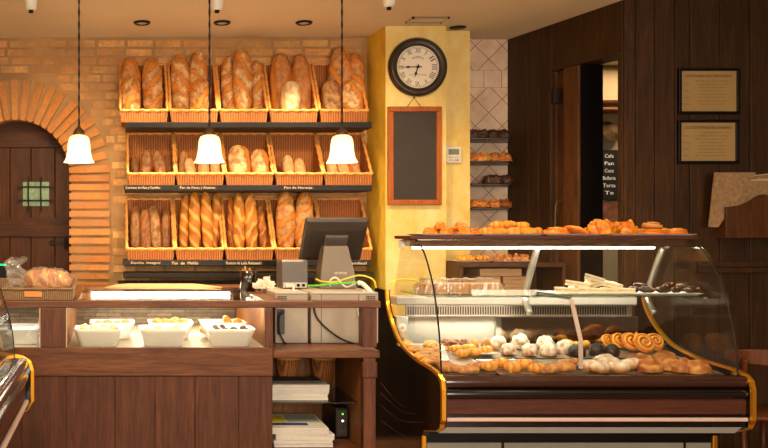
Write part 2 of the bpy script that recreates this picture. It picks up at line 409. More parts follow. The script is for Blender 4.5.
def text(s, width=None, height=None, depth=0.0008, center=True):
    """flat lettering in the XZ plane facing -Y, lower left (or centre) at 0"""
    cu = bpy.data.curves.new('t', 'FONT'); cu.body = s; cu.size = 1.0; cu.extrude = 0.0; cu.resolution_u = 2
    o = bpy.data.objects.new('t', cu); COL.objects.link(o)
    dg = bpy.context.evaluated_depsgraph_get(); me = bpy.data.meshes.new_from_object(o.evaluated_get(dg))
    bpy.data.objects.remove(o); m = MB(); vs = [v.co.copy() for v in me.vertices]
    x0 = min(v.x for v in vs); x1 = max(v.x for v in vs); y0 = min(v.y for v in vs); y1 = max(v.y for v in vs)
    kx = width/(x1-x0) if width else None; ky = height/(y1-y0) if height else None
    kx = kx or ky; ky = ky or kx
    for v in vs:
        m.vert(((v.x-x0)*kx-((x1-x0)*kx/2 if center else 0), 0, (v.y-y0)*ky-((y1-y0)*ky/2 if center else 0)))
    m.f = [tuple(p.vertices) for p in me.polygons]
    bpy.data.meshes.remove(me); return m
def T(x, y, z): return Matrix.Translation((x, y, z))

# ------------------------------------------------------------------ bread shapes
def loaf(L, R, seed=0, style='slash', nslash=5, flour=0.8, n=46, m=30, flat=0.9, bend=0.0):
    r = random.Random(seed); ph = r.uniform(0, 6.28); sgn = r.choice((1, -1)) if style != 'spiral' else 1; b = MB(); rings = []; cols = []
    for i in range(n+1):
        t = i/n; q = abs(2*t-1); rad = R*max(0.0, (1-q**(3.2)))**0.5 if q < 1 else 0.0
        rad = max(rad, R*0.04)
        ring = []; cr = []
        for k in range(m):
            a = 2*PI*k/m; front = -math.sin(a); wv = 1.5*noise.noise(Vector((math.cos(a)*1.2+seed, math.sin(a)*1.2, t*4.5)))
            if style == 'spiral': s = math.sin(nslash*2*PI*t+a*2.0+ph+wv*0.5)
            elif style == 'long': s = math.sin(a*2+ph*0.3+t*1.5)*0.9
            else: s = math.sin(nslash*2*PI*t*0.8+sgn*math.cos(a)*3.4+ph+wv*1.6)
            nz = noise.noise(Vector((math.cos(a)*2+seed*3.1, math.sin(a)*2, t*7)))
            lump = 1+0.10*nz+0.08*s*(0.4+0.6*max(0, front))
            cutv = max(0, min(1, (s-0.35)*3)); fl = max(0, min(1, (-s+0.30)*3.2))*flour*max(0, min(1, 0.8+nz*0.9))
            ring.append((math.cos(a)*rad*lump+bend*math.sin(PI*t), math.sin(a)*rad*lump*flat, L*t))
            cr.append((fl, cutv*0.75, max(0, min(1, 1-abs(s)*3.5))*0.5))
        rings.append(ring); cols.append(cr)
    b.loft(rings, cols=cols); return b
def croissant(R=0.05, r=0.022, seed=0, flour=0.0, span=2.0, nseg=7):
    b = MB(); rr = random.Random(seed); n = 42; m = 14; rings = []; cols = []
    for i in range(n+1):
        t = i/n*2-1; a = t*span/1.0*0.9; cen = Vector((math.sin(a)*R, -math.cos(a)*R+R*0.5, r*0.9)); tan = Vector((math.cos(a), math.sin(a), 0))
        side = Vector((tan.y, -tan.x, 0)); e = (1-abs(t)**1.9)**0.75 if abs(t) < 1 else 0
        saw = (abs(t)*nseg*0.5) % 1.0
        rad = max(r*0.12, r*e*(1+0.16*saw)); ring = []; cr = []
        for k in range(m):
            q = 2*PI*k/m; ring.append(cen+side*math.cos(q)*rad+Vector((0, 0, math.sin(q)*rad*0.92)))
            fz = max(0, math.sin(q)*0.8+0.4)*flour
            cr.append((min(1, fz*(0.7+0.5*rr.random())), 0.8*(1-saw), max(0, saw-0.6)*1.6))
        rings.append(ring); cols.append(cr)
    b.loft(rings, cols=cols); return b
def spiral_bun(R=0.05, h=0.03, seed=0, turns=2.5, flour=0.0):
    b = MB(); nr, na = 26, 44; ph = seed*1.7; rings = []; cols = []
    for i in range(nr+1):
        t = i/nr; ring = []; cr = []
        for k in range(na):
            a = 2*PI*k/na; s = math.cos(2*PI*turns*t-a+ph); env = (1-t**6)
            wob = 1+0.03*noise.noise(Vector((math.cos(a)*2, math.sin(a)*2, seed)))
            z = h*(0.35+0.5*math.sqrt(max(0, 1-t**3)))+h*0.16*s*env
            if i == nr: z = h*0.35
            ring.append((math.cos(a)*R*t*wob, math.sin(a)*R*t*wob, z)); cr.append((flour*max(0, s), max(0, s)*0.6, max(0, -s)*0.6))
        rings.append(ring); cols.append(cr)
    for q, z in ((1.02, 0.18), (0.95, 0.04), (0.85, 0.0)):
        rings.append([(math.cos(2*PI*k/na)*R*q, math.sin(2*PI*k/na)*R*q, h*z) for k in range(na)]); cols.append([(0, 0, 0.3)]*na)
    rings = rings[1:]; cols = cols[1:]
    b.loft(rings, cols=cols); return b
def bun(R=0.045, h=0.045, seed=0, flour=0.0, lump=0.12, sx=1.0, fq=2.2):
    b = MB(); n, m = 16, 26; rings = []; cols = []
    for i in range(n+1):
        t = i/n; el = -0.35+t*(PI/2+0.33); ring = []; cr = []
        for k in range(m):
            a = 2*PI*k/m; d = Vector((math.cos(a)*math.cos(el), math.sin(a)*math.cos(el), math.sin(el)))
            nz = noise.noise(d*fq+Vector((seed*5.3, 0, 0))); q = 1+lump*nz
            ring.append((d.x*R*q*sx, d.y*R*q, max(0, (math.sin(el)+0.34)/1.34*h*q)))
            cr.append((flour*max(0, min(1, 0.2+t*1.3+nz)), max(0, min(1, nz*1.5)), max(0, min(1, -nz*1.5))))
        rings.append(ring); cols.append(cr)
    b.loft(rings, cols=cols); return b
def cluster(R=0.04, seed=0, k=16):
    r = random.Random(seed); b = MB()
    b.add(bun(R*0.85, R*0.9, seed, 0, 0.3, fq=4))
    for i in range(k):
        a = r.uniform(0, 2*PI); e = r.uniform(0.05, 1.3); d = Vector((math.cos(a)*math.cos(e), math.sin(a)*math.cos(e), math.sin(e)))
        q = bun(R*r.uniform(0.22, 0.36), R*0.5, seed*31+i, 0, 0.35, fq=3)
        b.add(q, T(d.x*R*0.75, d.y*R*0.75, max(0.0, d.z*R*0.75-R*0.1)) @ Euler((r.uniform(-1, 1), r.uniform(-1, 1), a)).to_matrix().to_4x4())
    return b
def put(mb, name, mat, loc, label, cat, group=None, rot=None, smooth=True):
    o = mb.build(name, mat, smooth=smooth); o.location = loc
    if rot is not None:
        if isinstance(rot, Quaternion): o.rotation_mode = 'QUATERNION'; o.rotation_quaternion = rot
        else: o.rotation_euler = rot
    return tag(o, label, cat, group)
# ================================================================== THE SETTING
CEIL = 2.8
rnd = random.Random(7)
def brick_tint(r=rnd):
    k = r.random(); a = lin((238, 188, 118)); b = lin((222, 160, 96)); q = r.uniform(0.82, 1.12)
    return tuple((a[i]*(1-k)+b[i]*k)*q for i in range(3))
# --- back wall of brick with the arched opening
AX, AZ, RI, RO = -0.700, 1.836, 0.392, 0.662
m = MB(); m.slot(0); m.cur = (1, 1, 1)
m.box(-1.95, AX-RI, 6.35, 6.62, 0, CEIL); m.box(AX+RI, 1.80, 6.35, 6.62, 0, CEIL)
N = 36; pts = [(AX-RI*math.cos(PI*i/N), AZ+RI*math.sin(PI*i/N)) for i in range(N+1)]
for (xa, za), (xb, zb) in zip(pts, pts[1:]):
    m.hexa([(xa, 6.35, za), (xb, 6.35, zb), (xb, 6.62, zb), (xa, 6.62, za)], [(xa, 6.35, CEIL), (xb, 6.35, CEIL), (xb, 6.62, CEIL), (xa, 6.62, CEIL)])
# mortar band of the arch ring and jambs, slightly proud
n = 30
for i in range(n):
    a0, a1 = PI*i/n, PI*(i+1)/n; p = lambda r, a, y: (AX+r*math.cos(a), y, AZ+r*math.sin(a))
    m.hexa([p(RI, a0, 6.325), p(RO, a0, 6.325), p(RO, a1, 6.325), p(RI, a1, 6.325)], [p(RI, a0, 6.36), p(RO, a0, 6.36), p(RO, a1, 6.36), p(RI, a1, 6.36)])
for s in (1, -1):
    x0, x1 = sorted((AX+s*RI, AX+s*RO)); m.box(x0, x1, 6.325, 6.36, 0, AZ)
m.slot(1)
row = 0; z = CEIL-0.012
while z > 0.02:
    zc = z-0.0305; x = -1.95+(0.11 if row % 2 else 0)+rnd.uniform(-0.02, 0.02)
    while x < 1.76:
        L = 0.198*rnd.uniform(0.93, 1.05); x0, x1 = x+0.01, min(x+L, 1.77); x += L+0.012
        if zc > AZ:
            rr = RO+0.05+0.03*math.sin(row*2.1)
            h = rr*rr-(zc-AZ)**2
            if h > 0:
                h = math.sqrt(h); lo, hi = AX-h, AX+h
                if x0 < hi and x1 > lo:
                    if x0 > AX: x0 = hi
                    elif x1 < AX: x1 = lo
                    else: continue
        else:
            if x0 < AX+RO+0.02 and x1 > AX-RO-0.02:
                if x1 > AX+RO+0.09: x0 = AX+RO+0.025
                else: continue
        if x1-x0 < 0.045: continue
        d = rnd.uniform(0.001, 0.006); j = rnd.uniform(-0.003, 0.003)
        m.box(x0, x1, 6.342+d, 6.36, zc-0.0235+j, zc+0.0235+j, brick_tint())
    z -= 0.0611; row += 1
n = 23
for i in range(n):
    c = PI*(i+0.5)/n+rnd.uniform(-0.008, 0.008); hw = PI/n*0.31; rt = tuple(q*f for q, f in zip(brick_tint(), (0.84, 0.60, 0.42)))
    p = lambda r, a, y: (AX+r*math.cos(a), y, AZ+r*math.sin(a)); ra, rb = RI-0.012, RO+rnd.uniform(-0.012, 0.006); sk = rnd.uniform(-0.02, 0.02)
    m.hexa([p(ra, c-hw*1.2, 6.302), p(rb, c-hw+sk, 6.302), p(rb, c+hw+sk, 6.302), p(ra, c+hw*1.2, 6.302)],
           [p(ra, c-hw*1.2, 6.36), p(rb, c-hw+sk, 6.36), p(rb, c+hw+sk, 6.36), p(ra, c+hw*1.2, 6.36)], rt)
for s in (1, -1):
    z = AZ-0.03
    while z > 0.03:
        x0, x1 = sorted((AX+s*(RI-0.012), AX+s*(RO+rnd.uniform(-0.008, 0.004))))
        m.box(x0, x1, 6.300+rnd.uniform(-0.004, 0.004), 6.36, z-0.021+rnd.uniform(-0.003, 0.003), z+0.021, tuple(q*f for q, f in zip(brick_tint(), (0.84, 0.60, 0.42)))); z -= 0.0626
struct(m.build('wall_back', ['mortar', 'brick'], bevel=0.005, seg=2))
# --- old plank door in the arch
d1 = bpy.data.objects.new('door_1', None); COL.objects.link(d1); d1.location = (AX, 6.54, 0); struct(d1)
m = MB(); xs = [AX-RI-0.02, AX-0.28, X(10, 6.54), X(31, 6.54), X(55, 6.54), AX+RI+0.02]
for a, b in zip(xs, xs[1:]):
    q = rnd.uniform(0.85, 1.1); m.box(a+0.002, b-0.002, 6.535, 6.575, 0.02, 2.06, (q, q, q))
m.build('planks', 'door_wood', d1, bevel=0.004)
m = MB(); m.box(AX-RI-0.03, AX+RI+0.03, 6.578, 6.60, 0.0, 2.4); m.build('light_stop', 'black_metal', d1)  # unseen sheet added behind the planks to stop light through the gaps
m = MB(); m.box(AX-RI-0.02, AX+RI+0.02, 6.515, 6.535, Z(237, 6.52), Z(218, 6.52)); m.box(AX-RI-0.02, AX+RI+0.02, 6.515, 6.535, Z(147.5, 6.52), 2.26)
m.build('cross_rail', 'door_wood_across', d1, bevel=0.004)
m = MB(); m.box(X(23, 6.53), X(49, 6.53), 6.526, 6.534, Z(206, 6.53), Z(182, 6.53)); m.build('window_pane', 'green_pane', d1)
m = MB()
for px in (28.5, 41): m.tube([P(px, 177, 6.505), P(px-0.4, 190, 6.505), P(px, 208, 6.505), P(px-1.2, 211.5, 6.502)], 0.006, 6)
for py in (187, 200.5): m.tube([P(18.5, py, 6.51), P(52.5, py, 6.51)], 0.006, 6)
for px, py in ((18.5, 187), (52.5, 187), (18.5, 200.5), (52.5, 200.5)): m.cyl(P(px, py, 6.50), P(px, py, 6.536), 0.011)
m.build('grille', 'iron', d1)
m = MB(); m.box(X(51, 6.51), X(71, 6.51), 6.525, 6.533, Z(245, 6.51), Z(241.5, 6.51)); m.cyl(P(66, 238, 6.51), P(66, 249, 6.51), 0.012); m.lathe([(0.02, 0), (0.016, 0.006)], (X(52, 6.51), 6.526, Z(243, 6.51)), axis='Y')
m.build('hinge', 'iron', d1)
# --- floor, ceiling, other walls
m = MB(); m.box(-1.95, 5.3, -1.6, 7.8, -0.06, 0); struct(m.build('floor', 'floor_tile'))
m = MB(); m.box(-2.1, 5.4, -1.7, 7.9, CEIL, CEIL+0.08); struct(m.build('ceiling', 'ceiling_paint'))
m = MB(); m.box(-2.05, -1.95, -1.6, 6.62, 0, CEIL); struct(m.build('wall_left', 'plaster_plain'))
m = MB(); m.box(4.95, 5.05, -1.6, 5.45, 0, CEIL); struct(m.build('wall_right', 'wall_wood'))
m = MB(); W = ((-0.35, 1.15), (2.25, 3.75)); xs = [-1.95, W[0][0], W[0][1], W[1][0], W[1][1], 4.95]
for i, (a, b) in enumerate(zip(xs, xs[1:])):
    if i % 2: m.box(a, b, -1.6, -1.5, 0, 0.85); m.box(a, b, -1.6, -1.5, 2.35, CEIL)
    else: m.box(a, b, -1.6, -1.5, 0, CEIL)
struct(m.build('wall_front', 'plaster_plain'))
for i, (a, b) in enumerate(W):
    wn = bpy.data.objects.new('window_%d' % (i+1), None); COL.objects.link(wn); wn.location = ((a+b)/2, -1.55, 0.85); struct(wn)
    m = MB(); m.box(a, b, -1.56, -1.52, 0.85, 0.90); m.box(a, b, -1.56, -1.52, 2.30, 2.35)
    for x in (a, (a+b)/2-0.025, b-0.05): m.box(x, x+0.05, -1.56, -1.52, 0.90, 2.30)
    m.build('window_frame', 'window_frame_paint', wn)
    m = MB(); m.box(a, b, -1.545, -1.54, 0.9, 2.3); m.build('window_glass', 'thin_glass', wn)
# --- yellow pillar, its step, tiled niche
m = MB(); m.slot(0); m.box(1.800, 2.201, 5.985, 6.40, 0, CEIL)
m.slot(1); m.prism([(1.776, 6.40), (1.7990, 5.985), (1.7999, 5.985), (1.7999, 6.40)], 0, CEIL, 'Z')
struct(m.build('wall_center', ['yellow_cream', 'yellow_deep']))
m = MB(); m.box(2.201, 2.418, 6.13, 6.5, 0, CEIL); struct(m.build('wall_step', 'yellow_cream'))
m = MB(); m.box(2.418, 3.05, 6.405, 6.5, 0, CEIL); struct(m.build('wall_niche', 'wall_tile'))
# --- angled wood wall with the doorway, corner, wood wall facing the room
wl = lambda y: 2.795+(6.4-y)*0.1864
TH = 0.158
def seg(m, ya, yb, z0, z1, off=0.0, t=TH, c=(1, 1, 1)):
    m.prism([(wl(ya)+off, ya), (wl(yb)+off, yb), (wl(yb)+t, yb), (wl(ya)+t, ya)], z0, z1, 'Z', c)
m = MB()
ys = [6.43, 6.18, 6.07, 5.95]
for a, b in zip(ys, ys[1:]): q = rnd.uniform(0.85, 1.05); seg(m, a-0.002, b+0.001, 0, CEIL, c=(q, q, q))
seg(m, 5.9485, 5.32, 2.49, CEIL, 0.0)
seg(m, 5.355, 5.32, 0, 2.49, 0.0)
struct(m.build('wall_angled', 'wall_wood', bevel=0.003))
d2 = bpy.data.objects.new('door_2', None); COL.objects.link(d2); d2.location = (wl(5.82), 5.82, 0); struct(d2)
m = MB(); seg(m, 5.945, 5.83, 0, 2.488, 0.035, TH, (0.85, 0.85, 0.85)); seg(m, 5.945, 5.925, 0, 2.488, 0.02); seg(m, 5.85, 5.828, 0, 2.488, 0.02)
m.build('door_leaf', 'wall_wood_light', d2, bevel=0.003)
m = MB(); seg(m, 5.826, 5.692, 0, 2.488, 0.0, 0.018, (1.1, 1.1, 1.1)); m.build('door_jamb', 'wall_wood_light', d2, bevel=0.003)
m = MB(); seg(m, 5.826, 5.69, 0, 2.488, 0.0185, TH); m.build('door_reveal', 'hole_dark', d2)  # near-black colour stands in for the shade inside the doorway
m = MB(); q = P(556.5, 96, 5.9); m.box(q.x-0.02, q.x+0.03, q.y-0.012, q.y+0.012, q.z-0.05, q.z+0.05); m.build('hinge', 'iron', d2, bevel=0.003)
a = Vector((wl(5.86)+0.01, 5.86, 0)); m = MB(); m.tube(smooth_pts([a+Vector((0.03, 0, 1.63)), a+Vector((-0.03, 0, 1.62)), a+Vector((-0.04, 0, 1.5)), a+Vector((-0.03, 0, 1.40)), a+Vector((0.03, 0, 1.39))]), 0.007, 8); m.build('door_handle', 'brass_cap', d2, smooth=True)
m = MB(); xs = [wl(5.3), X(636, 5.3), X(655, 5.3), X(675, 5.3), X(690, 5.3), X(720, 5.3), X(750, 5.3), 3.95, 4.12, 4.28, 4.46, 4.62, 4.80, 4.95]
for i, (a, b) in enumerate(zip(xs, xs[1:])):
    q = (1.25, 1.2, 1.12, 0.85)[i] if i < 4 else rnd.uniform(0.85, 1.05); m.box(a+0.002, b-0.002, 5.30, 5.335, 0, CEIL, (q, q, q))
m.box(3.10, 4.95, 5.336, 5.38, 0, CEIL, (0.4, 0.4, 0.4))
struct(m.build('wall_far_right', 'wall_wood', bevel=0.003))
m = MB(); m.box(3.42, 4.95, 5.262, 5.298, 1.225, 1.258); m.box(3.42, 4.95, 5.275, 5.298, 1.19, 1.225); struct(m.build('trim_1', 'wall_wood', bevel=0.004))
# --- kitchen beyond the doorway
m = MB(); m.box(3.0, 5.3, 7.6, 7.7, 0, CEIL); m.box(5.2, 5.3, 5.45, 7.6, 0, CEIL); m.box(3.0, 3.1, 6.45, 7.6, 0, CEIL)
struct(m.build('wall_kitchen', 'plaster_plain'))
kc = thing('kitchen_cabinet', 'cream wall cabinet seen through the dark doorway', 'cabinet', (4.15, 7.45, 2.44))
m = MB(); m.box(3.9, 4.4, 7.40, 7.6, 2.50, 2.79); m.build('body', 'cream_cabinet', kc, bevel=0.005)
for x in (3.91, 4.16): m = MB(); m.box(x, x+0.235, 7.38, 7.40, 2.51, 2.76); m.build('door', 'cream_cabinet', kc, bevel=0.004)
ks = thing('wall_shelf', 'wooden shelf under the cream cabinet beyond the doorway', 'shelf', (4.15, 7.45, 2.2))
m = MB(); m.box(3.85, 4.45, 7.35, 7.6, 2.43, 2.45); m.build('shelf_board', 'inner_wood', ks, bevel=0.003)
for x in (3.95, 4.35): m = MB(); m.prism([(7.6, 2.43), (7.42, 2.43), (7.6, 2.36)], x-0.01, x+0.01, 'X'); m.build('bracket', 'iron', ks)
m = MB(); m.lathe([(0.095, 0), (0.095, 0.006), (0.055, 0.010), (0.05, 0.05), (0.03, 0.062), (0.001, 0.064)], (0, 0, 0)); o = m.build('straw_hat', 'hat_straw', smooth=True)
o.location = (4.15, 7.48, 2.27); o.rotation_euler = (1.2, 0, 0.3); tag(o, 'dark straw hat hanging on the kitchen wall beyond the doorway', 'hat'); o.location.y = 7.54
mbd = thing('menu_board', 'black menu board with white lines in the kitchen', 'menu board', (4.13, 7.58, 1.75))
m = MB(); m.box(4.02, 4.26, 7.57, 7.60, 1.70, 2.12); m.build('board', 'menu_black', mbd, bevel=0.003)
for i, s in enumerate(('Cafe', 'Pan', 'Coca', 'Bolleria', 'Tarta', 'Te')): m = MB(); m.add(text(s, 0.075+0.03*(len(s) > 4), 0.030), T(4.155, 7.567, 2.07-i*0.062)); m.build('lettering', 'glow_letters', mbd)
m = MB(); m.box(4.0, 4.26, 7.58, 7.60, 1.42, 1.69); o = m.build('poster', 'poster_red'); tag(o, 'reddish poster below the black menu board in the kitchen', 'poster')
light('kitchen_ceiling_lamp', 'AREA', (4.2, 6.9, 2.77), 14, (1.0, 0.82, 0.58), (0, 0, 0), shape='RECTANGLE', size=0.6, size_y=0.6)
# ================================================================== CEILING LAMPS
ORD = ('leftmost', 'middle', 'rightmost')
for i, px in enumerate((142, 222, 304)):
    x = X(px, 5.87); t = thing('recessed_downlight', '%s dark recessed downlight in the ceiling above the bread shelves' % ORD[i], 'ceiling light', (x, 5.87, CEIL), 'recessed ceiling downlights')
    m = MB(); m.lathe([(0.036, -0.001), (0.055, -0.001), (0.055, -0.008), (0.050, -0.014), (0.038, -0.012), (0.034, -0.002)], (x, 5.87, CEIL), 28, cap=False); m.build('ring', 'black_metal', t, smooth=True)
    m = MB(); m.lathe([(0.034, -0.001), (0.030, -0.010), (0.001, -0.014)], (x, 5.87, CEIL), 20); m.build('bulb', 'dim_bulb', t, smooth=True)
    light('down_spot', 'SPOT', (x, 5.84, CEIL-0.03), 125, WARM, (math.radians(-3), 0, 0), spot_size=math.radians(84), spot_blend=1.0, shadow_soft_size=0.025)
for i, (px, py, Y) in enumerate(((31, 13, 4.9), (217, 13, 4.9), (389, 10, 4.95))):
    x = X(px, Y); z = Z(py, Y); t = thing('ceiling_spotlight', '%s white swivel spotlight on the ceiling, cut by the photo top' % ORD[i], 'spotlight', (x, Y, CEIL), 'white ceiling spotlights')
    m = MB(); m.box(x-0.07, x+0.07, Y-0.03, Y+0.03, z+0.08, z+0.09); m.cyl((x, Y, z+0.09), (x, Y, CEIL-0.02), 0.008); m.cyl((x, Y, CEIL-0.02), (x, Y, CEIL-0.0005), 0.05); m.build('bracket', 'black_metal', t)
    m = MB(); m.lathe([(0.022, 0.015), (0.03, 0.02), (0.036, 0.08), (0.03, 0.14), (0.012, 0.15)], (x, Y, z), 20); m.build('lamp_head', 'white_enamel', t, smooth=True)
    m = MB(); m.lathe([(0.012, 0.0), (0.014, 0.016), (0.002, 0.018)], (x, Y, z), 12); m.build('nozzle', 'black_metal', t, smooth=True)
    light('spotlight_lamp', 'SPOT', (x, Y+0.03, z+0.0), 46, WARM, (math.radians(42), 0, 0), spot_size=math.radians(95), spot_blend=0.8, shadow_soft_size=0.03)
light('down_spot', 'SPOT', (2.2, 4.9, CEIL-0.02), 60, (1.0, 0.74, 0.44), (math.radians(14), 0, 0), spot_size=math.radians(110), spot_blend=0.8, shadow_soft_size=0.05)  # spot without a fixture, added to brighten the pastries on the case top
# ceiling hatch frame and small vent near the pillar
x0, x1 = X(405, 5.87), X(448, 5.75)
m = MB(); y0, y1 = 5.72, 5.86; zz0, zz1 = CEIL-0.014, CEIL-0.0005
m.box(x0, x1, y0, y0+0.012, zz0, zz1); m.box(x0, x1, y1-0.012, y1, zz0, zz1); m.box(x0, x0+0.012, y0, y1, zz0, zz1); m.box(x1-0.012, x1, y0, y1, zz0, zz1)
t = thing('ceiling_hatch', 'flat square ceiling light with thin pale frame above the clock', 'ceiling light', ((x0+x1)/2, 5.8, CEIL))
m.build('frame', 'chrome', t); m = MB(); m.box(x0+0.012, x1-0.012, y0+0.012, y1-0.012, CEIL-0.006, CEIL-0.0005); m.build('panel', 'ceiling_paint', t)
x = X(457, 6.03); m = MB(); m.lathe([(0.001, -0.008), (0.05, -0.008), (0.055, -0.0005), (0.001, -0.0005)], (x, 6.02, CEIL), 20); o = m.build('ceiling_vent', 'iron', origin=(x, 6.02, CEIL), smooth=True); tag(o, 'small dark round vent in the ceiling right of the clock', 'vent')
# pendants
for i, px in enumerate((79, 209.5, 342)):
    Y = 4.6; x = X(px, Y); zb = Z(162.5, Y); k = Y/900
    t = thing('pendant_lamp', ('left bell shaped glass pendant lamp hanging in front of the arch', 'middle bell shaped glass pendant lamp hanging before the bread shelves', 'right bell shaped glass pendant lamp hanging nearest the yellow pillar')[i], 'pendant lamp', (x, Y, CEIL), 'bell pendants over the counter')
    m = MB(); prof = [(15.8, 0), (14.6, 1.2), (12.8, 5), (11.6, 11), (11.2, 17), (10.6, 22), (9.2, 25.5), (6, 27.2), (3, 27.6)]
    m.lathe([(r*k, h*k) for r, h in prof]+[(max(r-0.6, 0.5)*k, (h-0.5)*k if h else 0) for r, h in reversed(prof)], (x, Y, zb), 36, cap=False); m.build('lamp_shade', 'shade_glass', t, smooth=True)
    m = MB(); m.lathe([(6.2*k, 27.2*k), (6.0*k, 29*k), (4.2*k, 33*k), (2*k, 35*k), (1.2*k, 37*k)], (x, Y, zb), 24); m.build('cap', 'brass_cap', t, smooth=True)
    m = MB(); pts = [(x, Y, zb+37*k+(CEIL-0.02-zb-37*k)*j/90) for j in range(91)]; m.tube(pts, 0.0045, 6, twist=0.9, amp=0.25); m.build('cord', 'cord_black', t)
    m = MB(); m.lathe([(0.001, -0.03), (0.02, -0.03), (0.05, -0.0005), (0.001, -0.0005)], (x, Y, CEIL), 24); m.build('canopy', 'brass_cap', t, smooth=True)
    m = MB(); m.lathe([(0.001, 0.028), (0.02, 0.036), (0.028, 0.055), (0.024, 0.08), (0.014, 0.1), (0.012, 0.13)], (x, Y, zb), 16); m.build('bulb', 'bulb', t, smooth=True)
    light('pendant_light', 'POINT', (x, Y, zb+0.012), 9, (1.0, 0.72, 0.42), shadow_soft_size=0.03)

# ================================================================== BREAD SHELVES
YF, YB = 6.05, 6.34
shelves = (('top', 122, 128, 126, 371.5), ('middle', 185, 191, 125, 372), ('bottom', 260, 266, 123.4, 371))
SZ = []
BASK_TEXT = {('middle', 0): ('Cortezas de Maiz y Semillas', 125.5, 160), ('middle', 1): ('Pan de Pasas y Nueces', 180, 215), ('middle', 3): ('Pan de Naranja', 284, 312),
             ('bottom', 0): ('Espelta  Integral', 131, 160), ('bottom', 1): ('Pan  de  Molde', 172, 198), ('bottom', 2): ('Rustico de Leña Rebanado', 226, 261), ('bottom', 4): ('Candeal', 346, 366)}
for nm, ya, yb, xa, xb in shelves:
    zt, zb = Z(ya, YF), Z(yb, YF); SZ.append(zt)
    t = thing('bread_shelf', '%s dark shelf carrying a row of wicker bread baskets on the brick wall' % nm, 'shelf', ((X(xa, YF)+X(xb, YF))/2, YF, zb), 'dark bread shelves')
    m = MB(); m.box(X(xa, YF), min(X(xb, YF), 1.765), YF, YB, zb, zt); m.build('shelf_board', 'shelf_wood', t, bevel=0.003)
    m = MB(); m.box(X(xa, YF), min(X(xb, YF), 1.765), YF-0.006, YF, zb+0.004, zt-0.003); m.build('ticket_rail', 'black_metal', t, bevel=0.001)
    for (row, i), (s, pa, pb) in BASK_TEXT.items():
        if row != nm: continue
        c = ((X(pa, YF)+X(pb, YF))/2, YF-0.010, (zt+zb)/2); wd = X(pb, YF)-X(pa, YF)
        tt = thing('price_ticket', 'black shelf ticket reading %s on the %s bread shelf' % (' '.join(s.split()), nm), 'label', c, 'bread name tickets')
        m = MB(); m.box(c[0]-wd/2-0.012, c[0]+wd/2+0.012, YF-0.010, YF-0.0065, zb+0.006, zt-0.006); m.build('card', 'ink_black', tt)
        m = MB(); m.add(text(s, wd, 0.019), T(c[0], YF-0.0115, c[2])); m.build('lettering', 'white_text', tt)
m = MB(); m.box(X(123, 6.2), 1.765, 6.14, 6.34, Z(278, 6.14), Z(272.5, 6.14)); o = m.build('lower_wall_shelf', 'shelf_wood', origin=(1.0, 6.2, 1.13), bevel=0.003); tag(o, 'plain dark wall shelf below the ticketed bread shelves, holding nothing', 'shelf')
m = MB()
for i in range(12): q = rnd.uniform(0.85, 1.1); m.box(0.02+i*0.145, 0.02+(i+1)*0.145-0.003, 6.30, 6.335, 0, 1.09, (q, q, q))
struct(m.build('trim_2', 'shelf_wood', bevel=0.003))

def basket_parts(parent, w, hf, hb, dep, flare):
    # local: x centred, y from 0 (front) to dep (back), z from 0
    def ring(sc, z_f, z_b, ins=0.0):
        fx = w/2*sc-ins; bx = (w/2-0.002)*sc-ins
        return [(-fx, ins-(0.012 if sc > 1 else 0), z_f), (fx, ins-(0.012 if sc > 1 else 0), z_f), (bx, dep-ins, z_b), (-bx, dep-ins, z_b)]
    m = MB(); s0 = 1-flare
    outer = [ring(s0, 0, 0), ring(1.0, hf, hb)]; inner = [ring(1.0, hf, hb, 0.009), ring(s0, 0.012, 0.012, 0.009)]
    rings = [outer[0]]
    for k in range(1, 5): rings.append([tuple(Vector(a).lerp(Vector(b), k/4)) for a, b in zip(*outer)])
    for k in range(0, 5): rings.append([tuple(Vector(a).lerp(Vector(b), k/4)) for a, b in zip(*inner)])
    m.loft(rings); m.build('basket_body', 'wicker', parent)
    m = MB(); r = ring(1.0, hf, hb, 0.004); pts = []
    for a, b in zip(r, r[1:]+r[:1]):
        n = max(2, int((Vector(b)-Vector(a)).length/0.008))
        for j in range(n): pts.append(Vector(a).lerp(Vector(b), j/n))
    m.tube(pts, 0.0098, 8, twist=0.75, amp=0.28, closed=True); m.build('rim', 'wicker_rim', parent, smooth=True)
ROWN = ('top', 'middle', 'bottom'); NTH = ('first', 'second', 'third', 'fourth', 'fifth')
BX = ([118.5, 169.5, 219, 269, 319.5, 369.5], [127, 176, 224.5, 275, 324.5, 373], [126, 175, 224.5, 275, 324, 372.5])
HB = (0.44, 0.375, 0.42); HF = (0.080, 0.076, 0.072)
DESC = {(0, 0): 'holding short floury loaves', (0, 1): 'holding striped floury loaves', (0, 2): 'holding three long floury loaves', (0, 3): 'holding smooth orange loaves', (0, 4): 'holding big dark floury loaves',
        (1, 0): 'holding small dark rolls', (1, 1): 'holding small pale rolls', (1, 2): 'holding round split floury loaves', (1, 3): 'holding two small golden rolls', (1, 4): 'holding three pale bread sticks',
        (2, 0): 'holding dark long loaves', (2, 1): 'holding golden spiral baguettes', (2, 2): 'holding orange baguettes', (2, 3): 'holding tall brown floury loaves', (2, 4): 'standing empty behind the monitor'}
for r in range(3):
    proto = None
    for i in range(5):
        cx = (X(BX[r][i], 6.06)+X(BX[r][i+1], 6.06))/2; lab = 'wicker basket, %s from the left on the %s shelf, %s' % (NTH[i], ROWN[r], DESC[(r, i)])
        loc = (cx, 6.075, SZ[r]+0.001)
        if proto is None:
            proto = thing('bread_basket', lab, 'basket', (0, 0, 0), 'wicker bread baskets on the shelves'); basket_parts(proto, 0.327, HF[r], HB[r], 0.262, 0.07); proto.location = loc
        else: dup(proto, loc, 0, lab)
